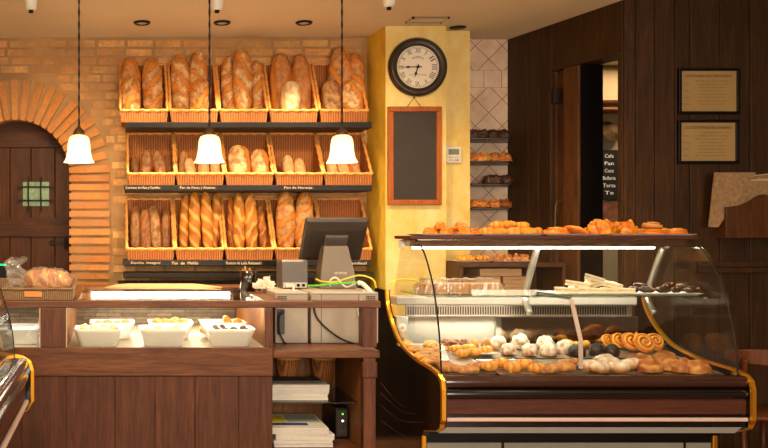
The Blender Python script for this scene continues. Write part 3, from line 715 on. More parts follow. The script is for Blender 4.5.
# loaves: (row, basket, x_top, x_bottom, y_top, width px, material, style, slashes, flour, layer)
BR = [
 (0,0,130,131,57,20,'crust_brown','slash',3,.5,1,'rear left loaf'),(0,0,151,154,57,20,'crust_brown','slash',4,.7,1,'long right loaf with slashes'),(0,0,131,131,77,19,'crust_brown','slash',2,1,0,'short floury front loaf'),
 (0,1,180,181,54,19,'crust_brown','slash',5,.9,1,'left striped loaf'),(0,1,199,196,50,18,'crust_brown','slash',5,1,1,'taller striped loaf in the middle'),(0,1,202,198,79,20,'crust_brown','slash',2,.7,0,'short orange front loaf'),
 (0,2,228,230,57,15,'crust_brown','slash',5,1,1,'left striped loaf'),(0,2,242,243,48,18,'crust_brown','slash',4,1,0,'tall middle loaf'),(0,2,256,257,60,15,'crust_brown','slash',5,.9,1,'right striped loaf'),
 (0,3,281,281,53,21,'crust_brown','long',3,.35,1,'fat left loaf'),(0,3,300,303,54,18,'crust_brown','long',3,.3,1,'right orange loaf'),(0,3,292,289,81,19,'crust_pale','long',3,1,0,'short white floury front loaf'),
 (0,4,342,338,46,24,'crust_brown','slash',3,.45,1,'tall rear loaf'),(0,4,355,358,52,17,'crust_brown','slash',4,.5,1,'rear right loaf'),(0,4,331,332,80,20,'crust_dark','long',3,1,0,'short dark front loaf, left'),(0,4,352,352,80,21,'crust_brown','slash',2,1,0,'short floury front loaf, right'),
 (1,0,134,137,156,10,'crust_dark','long',3,.4,1,'leftmost small dark roll'),(1,0,148,145,151,12,'crust_dark','long',3,.5,0,'second small dark roll'),(1,0,157,162,150,12,'crust_dark','long',3,.5,0,'third small dark roll'),(1,0,167,169,155,8,'crust_dark','long',3,.3,1,'rightmost small dark roll'),
 (1,1,184,182,151,9,'crust_brown','long',3,.4,1,'leftmost small roll'),(1,1,188,192,158,10,'crust_pale','long',3,.6,0,'second pale roll'),(1,1,204,203,157,10,'crust_pale','long',3,.5,0,'third pale roll'),(1,1,215,216,158,9,'crust_pale','long',3,.5,0,'rightmost pale roll'),
 (1,2,238,240,145,21,'crust_brown','long',2,1,0,'big round split loaf'),(1,2,258,262,149,17,'crust_brown','long',2,1,0,'smaller split loaf'),
 (1,3,287,290,155,10,'crust_pale','long',2,.5,0,'left golden roll'),(1,3,298,302,158,10,'crust_pale','long',2,.5,0,'right golden roll'),
 (1,4,330,334,159,10,'crust_pale','long',2,.6,0,'left pale stick'),(1,4,341,347,160,10,'crust_pale','long',2,.5,0,'middle pale stick'),(1,4,351,358,158,10,'crust_brown','long',2,.5,0,'right pale stick'),
 (2,0,137,136,205,12,'crust_dark','long',3,.6,1,'leftmost dark loaf'),(2,0,145,146,207,11,'crust_dark','slash',3,.5,0,'second dark loaf'),(2,0,153,156,205,13,'crust_dark','long',4,.9,1,'third dark loaf, flouriest'),(2,0,166,166,207,9,'crust_dark','long',3,.4,1,'rightmost dark loaf'),
 (2,1,186,183,194,10,'crust_gold','spiral',5,0,1,'leftmost spiral baguette'),(2,1,194.5,195,191,11,'crust_gold','spiral',4.5,0,0,'second spiral baguette'),(2,1,205,209,191,11,'crust_gold','spiral',4.5,0,0,'third spiral baguette'),(2,1,217,213,192,10,'crust_gold','spiral',4.5,0,1,'rightmost spiral baguette'),
 (2,2,231,232,196,8,'crust_brown','slash',5,0,1,'thin leftmost baguette'),(2,2,239,239,192,11,'crust_gold','slash',5,0.1,0,'second baguette'),(2,2,250,252,192,12,'crust_gold','slash',5,0.1,0,'third baguette'),(2,2,259,265,205,9,'crust_brown','slash',5,.1,1,'short rightmost baguette'),
 (2,3,286,285,190,18,'crust_brown','slash',5,.6,0,'left tall loaf'),(2,3,305,303,191,18,'crust_brown','slash',4,.6,0,'right tall loaf'),
]
for n, (r, b, xt, xb, yt, wd, mt, st, ns, fl, lay, desc) in enumerate(BR):
    yb_, ybt = (6.15, 6.20) if lay == 0 else (6.21, 6.285)
    if r == 2 and lay == 0: ybt = 6.22
    bot = Vector((X(xb, yb_), yb_, SZ[r]+0.03)); top = Vector((X(xt, ybt), ybt, Z(yt, ybt)))
    d = top-bot; R = wd/2*6.2/900*1.04
    flat = min(0.9, 0.058/R)
    mb = loaf(d.length, R, n*7+3, st, ns, fl, flat=flat)
    name = 'baguette' if (st == 'spiral' or (r, b) == (2, 2)) else ('bread_roll' if r == 1 else 'bread_loaf')
    put(mb, name, mt, bot, '%s in the %s basket of the %s shelf' % (desc, NTH[b], ROWN[r]), 'bread', 'loaves in the %s basket of the %s shelf' % (NTH[b], ROWN[r]), Vector((0, 0, 1)).rotation_difference(d))
# ================================================================== WOODEN COUNTER WITH VITRINE
CT = 1.085; YC = 4.5; XL = -1.9
ct = thing('wooden_counter', 'reddish brown wooden bakery counter with built-in glazed vitrine', 'counter', (-0.2, 5.2, 0))
m = MB(); m.box(XL, 1.33, YC, YC+0.055, 1.05, CT); m.build('top_rail', 'counter_wood_across', ct, bevel=0.004)
m = MB(); m.box(XL, -0.19, YC+0.056, 5.95, 1.055, CT-0.001); m.box(-0.189, 0.76, 5.62, 5.95, 1.055, CT-0.001); m.box(0.761, 0.85, YC+0.056, 5.95, 1.055, CT-0.001)
m.build('worktop', 'counter_wood_across', ct, bevel=0.003)
m = MB(); m.box(-0.188, 0.759, YC+0.057, 5.618, 1.076, 1.084); m.build('top_glass', 'clear_glass', ct)
m = MB(); m.box(XL, 0.79, YC, YC+0.03, 0.71, 0.852); m.build('lower_rail', 'counter_wood_across', ct, bevel=0.003)
m = MB(); m.box(XL, 0.79, YC+0.03, 5.63, 0.825, 0.845); m.build('vitrine_floor', 'deck_grey', ct)
for a, b in ((-0.372, -0.238), (0.752, 0.79)):
    m = MB(); m.box(a, b, YC+0.001, YC+0.04, 0.853, 1.049); m.build('post', 'counter_wood', ct, bevel=0.003)
m = MB(); m.box(1.237, 1.31, YC+0.001, YC+0.07, 0.853, 1.049); m.build('post', 'counter_wood', ct, bevel=0.003)
m = MB(); m.box(1.243, 1.305, YC+0.002, YC+0.06, 0, 0.799); m.build('post', 'counter_wood', ct, bevel=0.003)
m = MB(); m.box(1.236, 1.312, YC-0.006, YC+0.05, 0.70, 0.78); m.build('post_block', 'counter_wood', ct, bevel=0.006)
for a, b in ((XL, -0.373), (-0.237, 0.751)):
    m = MB(); m.box(a, b, YC+0.012, YC+0.018, 0.853, 1.049); m.build('front_glass', 'clear_glass', ct)
m = MB(); m.box(XL, 0.752, 5.63, 5.65, 0.845, 1.05); m.build('back_panel', 'stone_slips', ct)
m = MB(); m.box(0.756, 0.788, YC+0.041, 5.629, 0.846, 1.05); m.build('side_panel', 'inner_wood', ct)
m = MB(); m.box(-0.26, -0.24, YC+0.05, 5.629, 0.846, 1.05); m.build('side_panel', 'inner_wood', ct)
m = MB(); m.box(-0.245, -0.239, YC+0.0, YC+0.045, 0.853, 1.049); m.box(-0.379, -0.373, YC, YC+0.02, 0.853, 1.049); m.build('glass_edge', 'cream_cabinet', ct)
for a, b in ((-0.145, 0.70), (-1.5, -0.42)):
    m = MB(); m.box(a-0.02, b+0.02, 5.54, 5.60, 1.0, 1.008); m.box(a-0.02, a, 5.47, 5.54, 1.0, 1.07); m.box(b, b+0.02, 5.47, 5.54, 1.0, 1.07); m.build('lamp_reflector', 'white_enamel', ct)
    m = MB(); m.cyl((a, 5.5, 1.046), (b, 5.5, 1.046), 0.021, n=16); m.build('glow_tube', 'tube_counter', ct, smooth=True)
m = MB(); m.cyl((0.735, 4.64, 1.06), (0.735, 5.0, 1.06), 0.009, n=10); m.build('glow_tube', 'tube_white', ct)  # no lamp: glowing strip stands in for the glint on a reflective edge
light('vitrine_front_fill', 'AREA', (0.28, YC+0.10, 1.045), 4, (1.0, 0.9, 0.76), (math.radians(25), 0, 0), shape='RECTANGLE', size=0.95, size_y=0.02)  # unseen fill light added under the top rail to brighten the dishes
light('vitrine_front_fill', 'AREA', (-0.8, YC+0.10, 1.045), 2.5, (1.0, 0.9, 0.76), (math.radians(25), 0, 0), shape='RECTANGLE', size=0.8, size_y=0.02)  # second added fill, for the left section of the vitrine
# panelled base
m = MB(); seams = [XL, -1.3, -1.0, -0.74, -0.47, -0.245, 0.0, 0.2, 0.4, 0.62, 0.79]
for a, b in zip(seams, seams[1:]): q = rnd.uniform(0.82, 1.05); m.box(a+0.0008, b-0.0008, YC+0.008, YC+0.026, 0.08, 0.708, (q, q, q))
m.box(XL, 0.79, YC+0.02, YC+0.03, 0.0, 0.709, (0.5, 0.5, 0.5)); m.build('front_panel', 'panel_wood', ct, bevel=0.002)
m = MB(); m.box(XL, 0.79, YC+0.03, YC+0.05, 0, 0.08); m.build('kickboard', 'black_metal', ct)
m = MB(); m.box(0.765, 0.79, YC+0.03, 5.95, 0, 0.824); m.build('divider', 'counter_wood', ct)
m = MB(); m.box(XL, 0.79, 5.93, 5.95, 0, 1.054); m.build('rear_panel', 'counter_wood', ct)
# open bay
m = MB(); m.box(0.791, 1.33, YC+0.031, 5.32, 0.80, 0.835); m.box(0.791, 1.325, YC+0.0, YC+0.031, 0.80, 0.835); m.build('bay_shelf', 'counter_wood_across', ct, bevel=0.003)
m = MB(); m.box(1.243, 1.262, YC+0.061, 5.30, 0, 0.799); m.build('bay_side', 'inner_wood', ct)
m = MB(); m.box(0.791, 1.242, 5.08, 5.10, 0, 0.799); m.build('bay_back', 'inner_wood', ct)
m = MB(); m.box(0.791, 1.242, 4.60, 5.079, 0.552, 0.560); m.build('glass_shelf', 'shelf_glass', ct)
m = MB(); m.box(0.791, 1.242, YC+0.02, 5.079, 0.305, 0.335); m.build('bay_floor', 'counter_wood_across', ct, bevel=0.003)

# white dishes
def dish(parent, w=0.25, d=0.22, h=0.092, t=0.006):
    m = MB()
    def rr(hw, hd, z, r=0.03, n=5):
        out = []
        for sx, sy, a0 in ((1, 1, 0), (-1, 1, PI/2), (-1, -1, PI), (1, -1, 1.5*PI)):
            for k in range(n): a = a0+PI/2*k/(n-1); out.append((sx*(hw-r)+r*math.cos(a), sy*(hd-r)+r*math.sin(a), z))
        return out
    m.loft([rr(w*.36, d*.36, 0), rr(w*.38, d*.38, 0.004), rr(w*.47, d*.47, h*.8), rr(w*.5, d*.5, h), rr(w*.5-t, d*.5-t, h), rr(w*.46-t, d*.46-t, h*.78), rr(w*.36-t, d*.36-t, 0.008)])
    return m.build('dish_bowl', 'porcelain', parent, smooth=True)
DISH = [(98.5, 4.66, 'nuts', 'front left white dish of small pale pastries in the counter vitrine'), (163, 4.66, 'pale', 'front middle white dish with an orange topped biscuit in the counter vitrine'), (229, 4.66, 'choc', 'front right white dish of dark chocolates in the counter vitrine'),
        (112, 4.98, 'pale', 'rear left white dish in the counter vitrine'), (170, 4.98, 'pale', 'rear middle white dish of heaped pale biscuits in the counter vitrine'), (222, 4.98, 'donut', 'rear right white dish with orange ring doughnuts in the counter vitrine'),
        (20, 4.75, 'none', 'white dish behind the small left pane of the counter')]
for i, (px, Y, kind, lab) in enumerate(DISH):
    x = X(px, Y); o = dish(None, 0.25); o.name = 'white_dish'; o.location = (x, Y, 0.8455); tag(o, lab, 'dish', 'white dishes in the counter vitrine')
    o.data.materials[0] = M['porcelain']
    r = random.Random(i); pos = lab.split(' white dish')[0]
    if kind == 'none': continue
    spots = [(-0.075, 0.04), (-0.025, 0.045), (0.03, 0.04), (0.078, 0.045), (-0.07, -0.04), (-0.02, -0.045), (0.03, -0.04), (0.075, -0.04)]
    for k, (dx, dy) in enumerate(spots):
        wh = NTH[k % 4]+(' of the rear four' if k < 4 else ' of the front four')
        L = (x+dx, Y+dy, 0.8455+0.060+r.uniform(0, 0.014)+(0.014 if i == 4 else 0.0)); rot = (r.uniform(-.3, .3), r.uniform(-.3, .3), r.uniform(0, 6))
        if kind == 'nuts': put(bun(0.025, 0.032, k+i, 0.2, 0.3), 'small_pastry', 'crust_pale' if k not in (3, 7) else 'crust_gold', L, 'small pale pastry, %s in the %s white dish' % (wh, pos), 'pastry', 'pastries in the %s dish' % pos, rot)
        elif kind == 'pale': put(spiral_bun(0.026, 0.026, k+i), 'biscuit', 'crust_pale' if not (i == 1 and k == 5) else 'pastry', L, ('orange topped biscuit' if i == 1 and k == 5 else 'small pale biscuit')+', %s in the %s white dish' % (wh, pos), 'biscuit', 'biscuits in the %s dish' % pos, rot)
        elif kind == 'choc': put(croissant(0.02, 0.012, k, 0, 1.1, 4), 'chocolate_piece', 'chocolate', (L[0], L[1], L[2]+0.01), 'dark chocolate piece, %s in the %s white dish' % (wh, pos), 'chocolate', 'chocolates in the %s dish' % pos, (r.uniform(-.6, .6), r.uniform(-.6, .6), rot[2]))
    if kind == 'donut':
        for k, (dx, dy, dz, tl) in enumerate(((-0.085, -0.02, 0.03, .2), (-0.03, 0.03, 0.045, .3), (0.03, -0.03, 0.05, .6), (0.085, 0.0, 0.066, 1.0), (0.03, 0.055, 0.075, .9))):
            m = MB(); m.tube([(0.026*math.cos(2*PI*j/24), 0.026*math.sin(2*PI*j/24), 0.014) for j in range(24)], 0.0145, 12, closed=True, c=(0, .3, .2))
            put(m, 'ring_doughnut', 'pastry', (x+dx, Y+dy, 0.8455+dz), 'orange ring doughnut, %s from the left in the rear right white dish' % NTH[k], 'doughnut', 'ring doughnuts in the white dish', (tl, 0, 0.3*k))

# ------------------------------------------------------------------ things on the counter
bb = thing('bread_tray_basket', 'low rectangular wicker basket on the counter holding a bagged loaf', 'basket', (-0.4, 4.75, CT))
x0, x1, y0, y1 = -0.66, X(73, 4.56), 4.56, 4.93
m = MB(); zt, zr = CT+0.056, CT+0.085
m.box(x0, x1, y0, y0+0.012, CT+0.001, zt); m.box(x0, x1, y1-0.012, y1, CT+0.001, zr)
for xx0 in (x0, x1-0.012): m.hexa([(xx0, y0+0.012, CT+0.001), (xx0+0.012, y0+0.012, CT+0.001), (xx0+0.012, y1-0.012, CT+0.001), (xx0, y1-0.012, CT+0.001)], [(xx0, y0+0.012, zt), (xx0+0.012, y0+0.012, zt), (xx0+0.012, y1-0.012, zr), (xx0, y1-0.012, zr)])
m.box(x0+0.012, x1-0.012, y0+0.012, y1-0.012, CT+0.001, CT+0.012); m.build('basket_body', 'wicker_grey', bb)
m = MB(); cs = [(x0, y0, zt), (x1, y0, zt), (x1, y1, zr), (x0, y1, zr)]; pts = []
for a, b in zip(cs, cs[1:]+cs[:1]):
    for j in range(30): pts.append(Vector(a).lerp(Vector(b), j/30))
m.tube(pts, 0.008, 8, twist=0.8, amp=0.25, closed=True); m.build('rim', 'wicker_grey', bb, smooth=True)
m = MB(); m.box(X(24, 4.556), X(42, 4.556), 4.5535, 4.559, Z(297, 4.556), Z(291.5, 4.556)); m.build('handle_slot', 'basket_cutout', bb, bevel=0.002)
m = MB(); c = P(59, 276, 4.9); m.tube([c+Vector((0.03*math.cos(q), 0, 0.03*math.sin(q)-0.01)) for q in [PI*j/10 for j in range(11)]], 0.007, 8); m.build('handle', 'chair_wood', bb, smooth=True)
bl = thing('bagged_loaf', 'golden loaf with diagonal cuts inside a clear plastic bag', 'bread', (-0.36, 4.74, CT+0.012))
a = Vector((X(23, 4.74), 4.74, 1.178)); b = Vector((X(71.5, 4.70), 4.70, 1.168))
lo = loaf((b-a).length, 0.062, 4, 'slash', 4, 0.0, bend=0.0); q = Vector((0, 0, 1)).rotation_difference(b-a).to_matrix().to_4x4()
lm = MB().add(lo, Matrix.Translation(a) @ q @ Matrix.Rotation(PI, 4, 'Z')); lm.build('loaf', 'crust_gold', bl, smooth=True)
bag = MB(); rings = []
for i in range(31):
    t = i/30; p = a.lerp(b, (t-0.16)*1.22); R = 0.072*max(0.05, 1-max(0, (abs(t-0.58)*2.2))**4) if t > 0.14 else 0.012+0.030*abs(t-0.14)/0.14
    up = max(0, 0.14-t)/0.14; p = p+Vector((0.035*up, 0, 0.12*up))
    if t < 0.25: R = max(R, 0.018)
    if t < 0.14: R = 0.020+0.034*up
    rings.append([(p.x+0.25*R*noise.noise(Vector((i, k, 0))), p.y+R*math.cos(2*PI*k/20)*(1+0.16*noise.noise(Vector((i*.7, k*.9, 3)))), max(CT+0.02, p.z+R*math.sin(2*PI*k/20)*(1+0.16*noise.noise(Vector((i*.7, k*.9, 9)))))) for k in range(20)])
bag.loft(rings[4:], cap=False)
rings = []
for i in range(16):
    t = i/15; zc = 1.135+0.155*t; R = 0.052*(1-t)**1.5+0.018+0.026*t*t; cx = -0.505-0.02*t+0.012*math.sin(t*7)
    rings.append([(cx+R*(1+0.35*math.sin(3*q+i)+0.2*math.sin(5*q))*math.cos(q), 4.74+R*0.7*(1+0.3*math.sin(4*q+i*1.3))*math.sin(q), zc+0.012*math.sin(3*q)) for q in [2*PI*k/22 for k in range(22)]])
bag.loft(rings, cap=False); bag.build('plastic_bag', 'plastic_film', bl, smooth=False)
de = thing('card_reader', 'dark box with teal light strip at the left photo edge on the counter', 'device', (-0.68, 5.05, CT))
m = MB(); m.box(-0.80, -0.597, 5.0, 5.12, CT+0.001, CT+0.175); m.build('body', 'black_metal', de, bevel=0.008)
m = MB(); m.box(-0.79, -0.603, 4.997, 5.0, CT+0.158, CT+0.168); m.build('light_strip', 'led_teal', de)
for k in range(3):
    m = MB(); dx = 0.03*k; zz_ = CT+0.0012+0.002*k
    c4 = [(-0.06+dx, 5.60), (0.55+dx*1.8, 5.53), (0.58-dx, 5.9), (0.02+dx, 5.92)]; m.hexa([(x_, y_, zz_) for x_, y_ in c4], [(x_, y_, zz_+0.0015) for x_, y_ in c4])
    o = m.build('wrapping_paper_sheet', 'kraft_paper', origin=(0.4, 5.7, zz_)); tag(o, 'tan wrapping paper sheet at the counter back, %s of the three' % ('lowest', 'middle one', 'topmost')[k], 'paper', 'wrapping paper sheets')
hp = Vector((X(248, 5.26), 5.26, CT))
t = thing('pen_holder', 'dark round pen holder on the counter beside the receipt printer', 'pen holder', hp)
m = MB(); m.lathe([(0.046, 0.001), (0.047, 0.118), (0.043, 0.118), (0.042, 0.008), (0.001, 0.008)], hp, 28, cap=True); m.build('cup', 'black_gloss', t, smooth=True)
for k, (dx, dy, tx) in enumerate(((-0.006, 0.01, -0.01), (0.004, -0.012, 0.004), (-0.018, 0.0, -0.012))):
    m = MB(); m.cyl(hp+Vector((dx*0.5, dy, 0.012)), hp+Vector((dx+tx, dy, 0.145-k*0.008)), 0.0045, n=8); o = m.build('wooden_stick', 'sandwich_crust', origin=hp+Vector((dx, dy, 0.012))); tag(o, 'pale wooden stick standing in the pen holder, %s' % ('tallest', 'middle one', 'shortest and leftmost')[k], 'stick', 'sticks in the pen holder')
# tills and computers in the bay
def pc(x0, x1, lab, vents, seamx):
    t = thing('computer_case', lab, 'computer', ((x0+x1)/2, 5.04, 0.836))
    m = MB(); m.box(x0, x1, 4.80, 5.29, 0.836, 1.108); m.build('casing', 'pc_grey', t, bevel=0.006)
    m = MB()
    for k in seamx: m.box(k-0.001, k+0.001, 4.7985, 4.80, 0.842, 1.10)
    m.box(x0+0.004, x1-0.004, 4.7985, 4.80, 1.098, 1.0995)
    for vx in vents:
        for i in range(6):
            for j in range(5): m.box(vx+i*0.0085, vx+i*0.0085+0.0055, 4.7985, 4.80, 1.045+j*0.0095, 1.045+j*0.0095+0.006)
    m.build('vent_holes', 'hole_dark', t); return t
t = pc(0.855, 1.030, 'grey computer case under the receipt printer in the counter bay', [0.867], [])
m = MB(); m.box(0.862, 0.905, 4.796, 4.80, 0.885, 1.02); m.build('port_panel', 'monitor_plastic', t, bevel=0.002)
pc(1.046, 1.405, 'wider grey computer case below the monitor stand in the counter bay', [1.34], [1.10, 1.30])
m = MB(); m.tube(smooth_pts([P(280, 313, 4.78), P(279, 320, 4.78), P(279.5, 332, 4.78), P(284, 342, 4.78), P(286, 343.3, 4.77)]), 0.005, 8); m.tube(smooth_pts([P(280, 314, 4.78), P(283, 312, 4.79)]), 0.009, 8)
o = m.build('power_cable', 'cord_black', origin=P(280, 330, 4.78), smooth=True); tag(o, 'black power cable hanging down the left grey computer case', 'cable')
m = MB(); m.tube(smooth_pts([P(314, 300, 4.79), P(315, 313, 4.79), P(322, 324, 4.785), P(338, 337, 4.78), P(352, 343, 4.78), P(361, 344.5, 4.78)]), 0.005, 8)
o = m.build('mouse_cable', 'cord_black', origin=P(338, 337, 4.78), smooth=True); tag(o, 'black cable slanting down across the wide grey computer case', 'cable')
# receipt printer
PT = 1.109; px0, px1 = X(281.7, 5.10), X(308, 5.10)
t = thing('receipt_printer', 'dark grey receipt printer standing on the left computer case', 'printer', ((px0+px1)/2, 5.18, PT))
m = MB(); m.prism([(5.10, PT), (5.27, PT), (5.27, PT+0.15), (5.125, PT+0.165), (5.102, PT+0.150)], px0, px1, 'X'); m.build('body', 'printer_plastic', t, bevel=0.006)
m = MB(); m.box(px0+0.008, px1-0.006, 5.096, 5.10, PT+0.004, PT+0.035); m.build('port_panel', 'port_grey', t, bevel=0.001)
m = MB()
for k in (0.085, 0.115): m.box(px0+k, px0+k+0.016, 5.094, 5.096, PT+0.012, PT+0.027)
m.build('socket', 'hole_dark', t)
m = MB(); m.box(px0+0.02, px0+0.065, 5.08, 5.096, PT+0.008, PT+0.028); m.build('plug', 'cable_white', t, bevel=0.003)
def cable(name, mat, pts, r, lab):
    ps = [P(*p) for p in pts]; m = MB(); m.tube(smooth_pts(ps, 8), r, 8); o = m.build(name, mat, origin=ps[len(ps)//2], smooth=True); tag(o, lab, 'cable', 'cables around the computers')
cable('printer_cable', 'cable_white', [(293.5, 285, 5.07), (293.5, 287.5, 5.0), (294, 291, 4.96), (299, 296.5, 4.94), (312, 298, 4.9), (332, 297.5, 4.84), (352, 295.5, 4.84), (361, 296.5, 4.86), (363.5, 296.8, 4.86), (364, 290, 4.86)], 0.0055, 'cream cable from the receipt printer along the computer case tops')
cable('network_cable', 'cable_yellow', [(316, 279, 5.12), (322, 281.5, 5.08), (335, 282, 5.05), (345, 279, 5.03), (358, 275.5, 5.0), (368, 277, 4.97), (374, 281, 4.96), (376, 288, 4.97)], 0.005, 'yellow network cable arching over the wide computer case')
cable('network_cable', 'cable_yellow', [(391, 283, 5.32), (398, 279.5, 5.34), (410, 279.5, 5.36), (424, 283, 5.38), (440, 285, 5.40)], 0.005, 'yellow cable loop seen behind the left glass of the display case')
cable('network_cable', 'cable_green', [(308, 285.5, 5.08), (318, 285.5, 5.05), (330, 284, 5.0), (345, 283, 4.97), (360, 282, 4.96)], 0.005, 'green network cable lying across the computer case tops')
cable('telephone_cable', 'cable_white', [(330, 286, 5.02), (330.5, 280, 5.0), (335, 277.5, 5.0), (339, 280, 5.0), (342, 284, 5.0), (347, 287, 5.0), (354, 284, 4.98), (360, 281, 4.97)], 0.005, 'looped white telephone cable in front of the monitor stand')
cable('thick_cable', 'cable_white', [(358, 283, 4.93), (362, 283.5, 4.92), (367, 288, 4.90), (372, 294, 4.87), (376.5, 303, 4.84)], 0.013, 'thick pale cable bundle curving down at the right computer case end')
cable('thin_cable', 'cable_white', [(361, 300, 4.79), (358.5, 304, 4.78), (358, 312, 4.78), (360.5, 321, 4.79)], 0.0028, 'thin white wire loop on the front of the wide computer case')
c = P(268, 279.5, 5.12); m = MB(); rings = []
m.add(bun(0.038, 0.05, 5, 0, 0.9, 1.0, 5), T(c.x-0.012, c.y, PT)); m.add(bun(0.024, 0.032, 9, 0, 1.1, 1.3, 6), T(c.x-0.045, c.y+0.01, PT-0.0))
for v in range(len(m.v)):
    p = Vector(m.v[v]); m.v[v] = tuple(p+Vector((0, 0, 0.008*noise.noise(p*60)))+Vector((0.012*noise.noise(p*45), 0, 0)))
o = m.build('crumpled_tissue', 'tissue', origin=(0.87, 5.12, PT)); tag(o, 'crumpled white paper beside the receipt printer', 'paper'); o.location.x += max(0, 0.0)
# monitor
t = thing('pos_monitor', 'black till monitor seen from behind on a tapered grey stand', 'monitor', (1.26, 5.22, 1.109))
A = P(306, 220, 5.12); B = P(369.5, 220, 5.12); Cc = P(364, 264, 5.31); D = P(299.5, 258.5, 5.31); Cc.z = D.z = Z(261, 5.31)
u = (B-A).normalized(); vdown = ((D-A)-u*(D-A).dot(u)).normalized(); nrm = u.cross(vdown); 
if nrm.y > 0: nrm = -nrm
D = A+vdown*(D-A).length; D.x = X(300, 5.31)+0.0; Cc = B+vdown*(Cc-B).length
Wd = (B-A).length; Hd = (D-A).length; cen = (A+B)/2
def face(s0, s1, t0, t1, dep, k=1.0):
    c2 = A+u*Wd*(s0+s1)/2+vdown*Hd*(t0+t1)/2
    return [A+u*Wd*a+vdown*Hd*b+nrm*dep for a, b in ((s0, t0), (s1, t0), (s1, t1), (s0, t1))]
m = MB(); m.loft([face(0, 1, 0, 1, -0.03), face(0, 1, 0, 1, -0.008), face(0.015, 0.985, 0.03, 0.97, 0.004), face(0.10, 0.90, 0.2, 0.85, 0.02)]); m.build('display_housing', 'monitor_plastic', t, bevel=0.006)
m = MB(); m.loft([face(0.015, 0.985, 0.02, 0.98, -0.0305), face(0.015, 0.985, 0.02, 0.98, -0.034)]); m.build('screen', 'black_gloss', t)
m = MB(); m.loft([face(0.33, 0.70, 0.30, 0.80, 0.018), face(0.34, 0.69, 0.32, 0.80, 0.035)]); m.build('mount_cover', 'printer_plastic', t, bevel=0.004)
yb, ybk = 5.10, 5.24
m = MB(); m.loft([[(X(319.5, yb), yb, PT), (X(357, yb), yb, PT), (X(357, yb), ybk, PT), (X(319.5, yb), ybk, PT)],
 [(X(321.5, yb), yb+0.01, Z(272, yb)), (X(355, yb), yb+0.01, Z(272, yb)), (X(355, yb), ybk, Z(272, yb)), (X(321.5, yb), ybk, Z(272, yb))],
 [(X(326, yb), yb+0.04, Z(246, yb)), (X(350, yb), yb+0.04, Z(246, yb)), (X(350, yb), ybk, Z(246, yb)), (X(326, yb), ybk, Z(246, yb))]]); m.build('stand', 'stand_plastic', t, bevel=0.006)
m = MB(); m.add(text('SEYPOS', 0.07, 0.013), T(X(340.5, yb), yb-0.0, Z(273.2, yb))); o = m.build('lettering', 'white_text', t)
# newspapers, backup battery, small wicker baskets
def pile(x0, x1, y0, y1, z0, sheets, mats, lab0, jig, seed):
    r = random.Random(seed); z = z0
    for k in range(len(sheets)):
        h = sheets[k]; dx, dy, an = r.uniform(-jig, jig), r.uniform(-jig, jig)*0.3, r.uniform(-0.04, 0.04)
        cx, cy = (x0+x1)/2+dx, (y0+y1)/2+dy
        nm = lab0 % ('lowest bundle' if k == 0 else 'topmost bundle' if k == len(sheets)-1 else 'middle bundle' if len(sheets) == 3 else NTH[k]+' bundle from below')
        t = thing('newspaper_bundle', nm, 'newspapers', (cx, cy, z), 'newspaper bundles in the counter bay')
        R = Matrix.Translation((cx, cy, 0)) @ Matrix.Rotation(an, 4, 'Z') @ Matrix.Translation((-cx, -cy, 0))
        mm = MB(); n = max(3, int(h/0.006))
        for j in range(n):
            e = r.uniform(-0.003, 0.003); mm.box((x0+dx)+e, (x1+dx)+e, y0+dy+e, y1+dy+e, z+0.0005+h*j/n, z+h*(j+1)/n-0.0008)
        mm = MB().add(mm, R); mm.build('paper_layers', 'paper_white', t, bevel=0.0008, seg=1)
        if k == len(sheets)-1:
            for (a, b, c, d, mt, nme) in mats:
                q = MB(); q.box(x0+dx+(x1-x0)*a, x0+dx+(x1-x0)*b, y0+dy+(y1-y0)*c, y0+dy+(y1-y0)*d, z+h-0.0006, z+h+0.0006); MB().add(q, R).build(nme, mt, t)
        z += h+0.0004
pile(0.80, 1.105, 4.65, 4.92, 0.5605, [0.034, 0.018, 0.028], [(0.02, 0.98, 0.45, 0.97, 'news_dark', 'photo_print'), (0.05, 0.95, 0.1, 0.38, 'port_grey', 'text_print')], 'white newspaper pile on the upper bay shelf, %s', 0.006, 3)
pile(0.80, 1.10, 4.57, 4.92, 0.3355, [0.036, 0.03, 0.034], [(0.05, 0.35, 0.35, 0.85, 'news_yellow', 'yellow_print'), (0.05, 0.7, 0.18, 0.33, 'news_blue', 'blue_print'), (0.4, 0.95, 0.4, 0.9, 'port_grey', 'text_print')], 'newspaper pile with yellow and blue front page on the bay floor, %s', 0.012, 5)
t = thing('backup_battery', 'black backup power box with green light beside the lower newspaper pile', 'power supply', (1.20, 4.9, 0.336))
m = MB(); m.box(1.163, 1.236, 4.76, 5.04, 0.336, 0.50); m.build('body', 'black_metal', t, bevel=0.006)
m = MB(); m.box(1.170, 1.229, 4.756, 4.76, 0.35, 0.49); m.build('front_panel', 'monitor_plastic', t, bevel=0.002)
for k, (zz_, mt, nme) in enumerate(((0.468, 'led_green', 'green_light'), (0.432, 'led_white', 'power_button'))):
    m = MB(); m.cyl((1.203, 4.7565, zz_), (1.203, 4.753, zz_), 0.006 if k else 0.004, n=12); m.build(nme, mt, t)
m = MB(); m.add(text('UPS', 0.03, 0.008), T(1.2, 4.7555, 0.375)); m.build('lettering', 'red_ink', t)
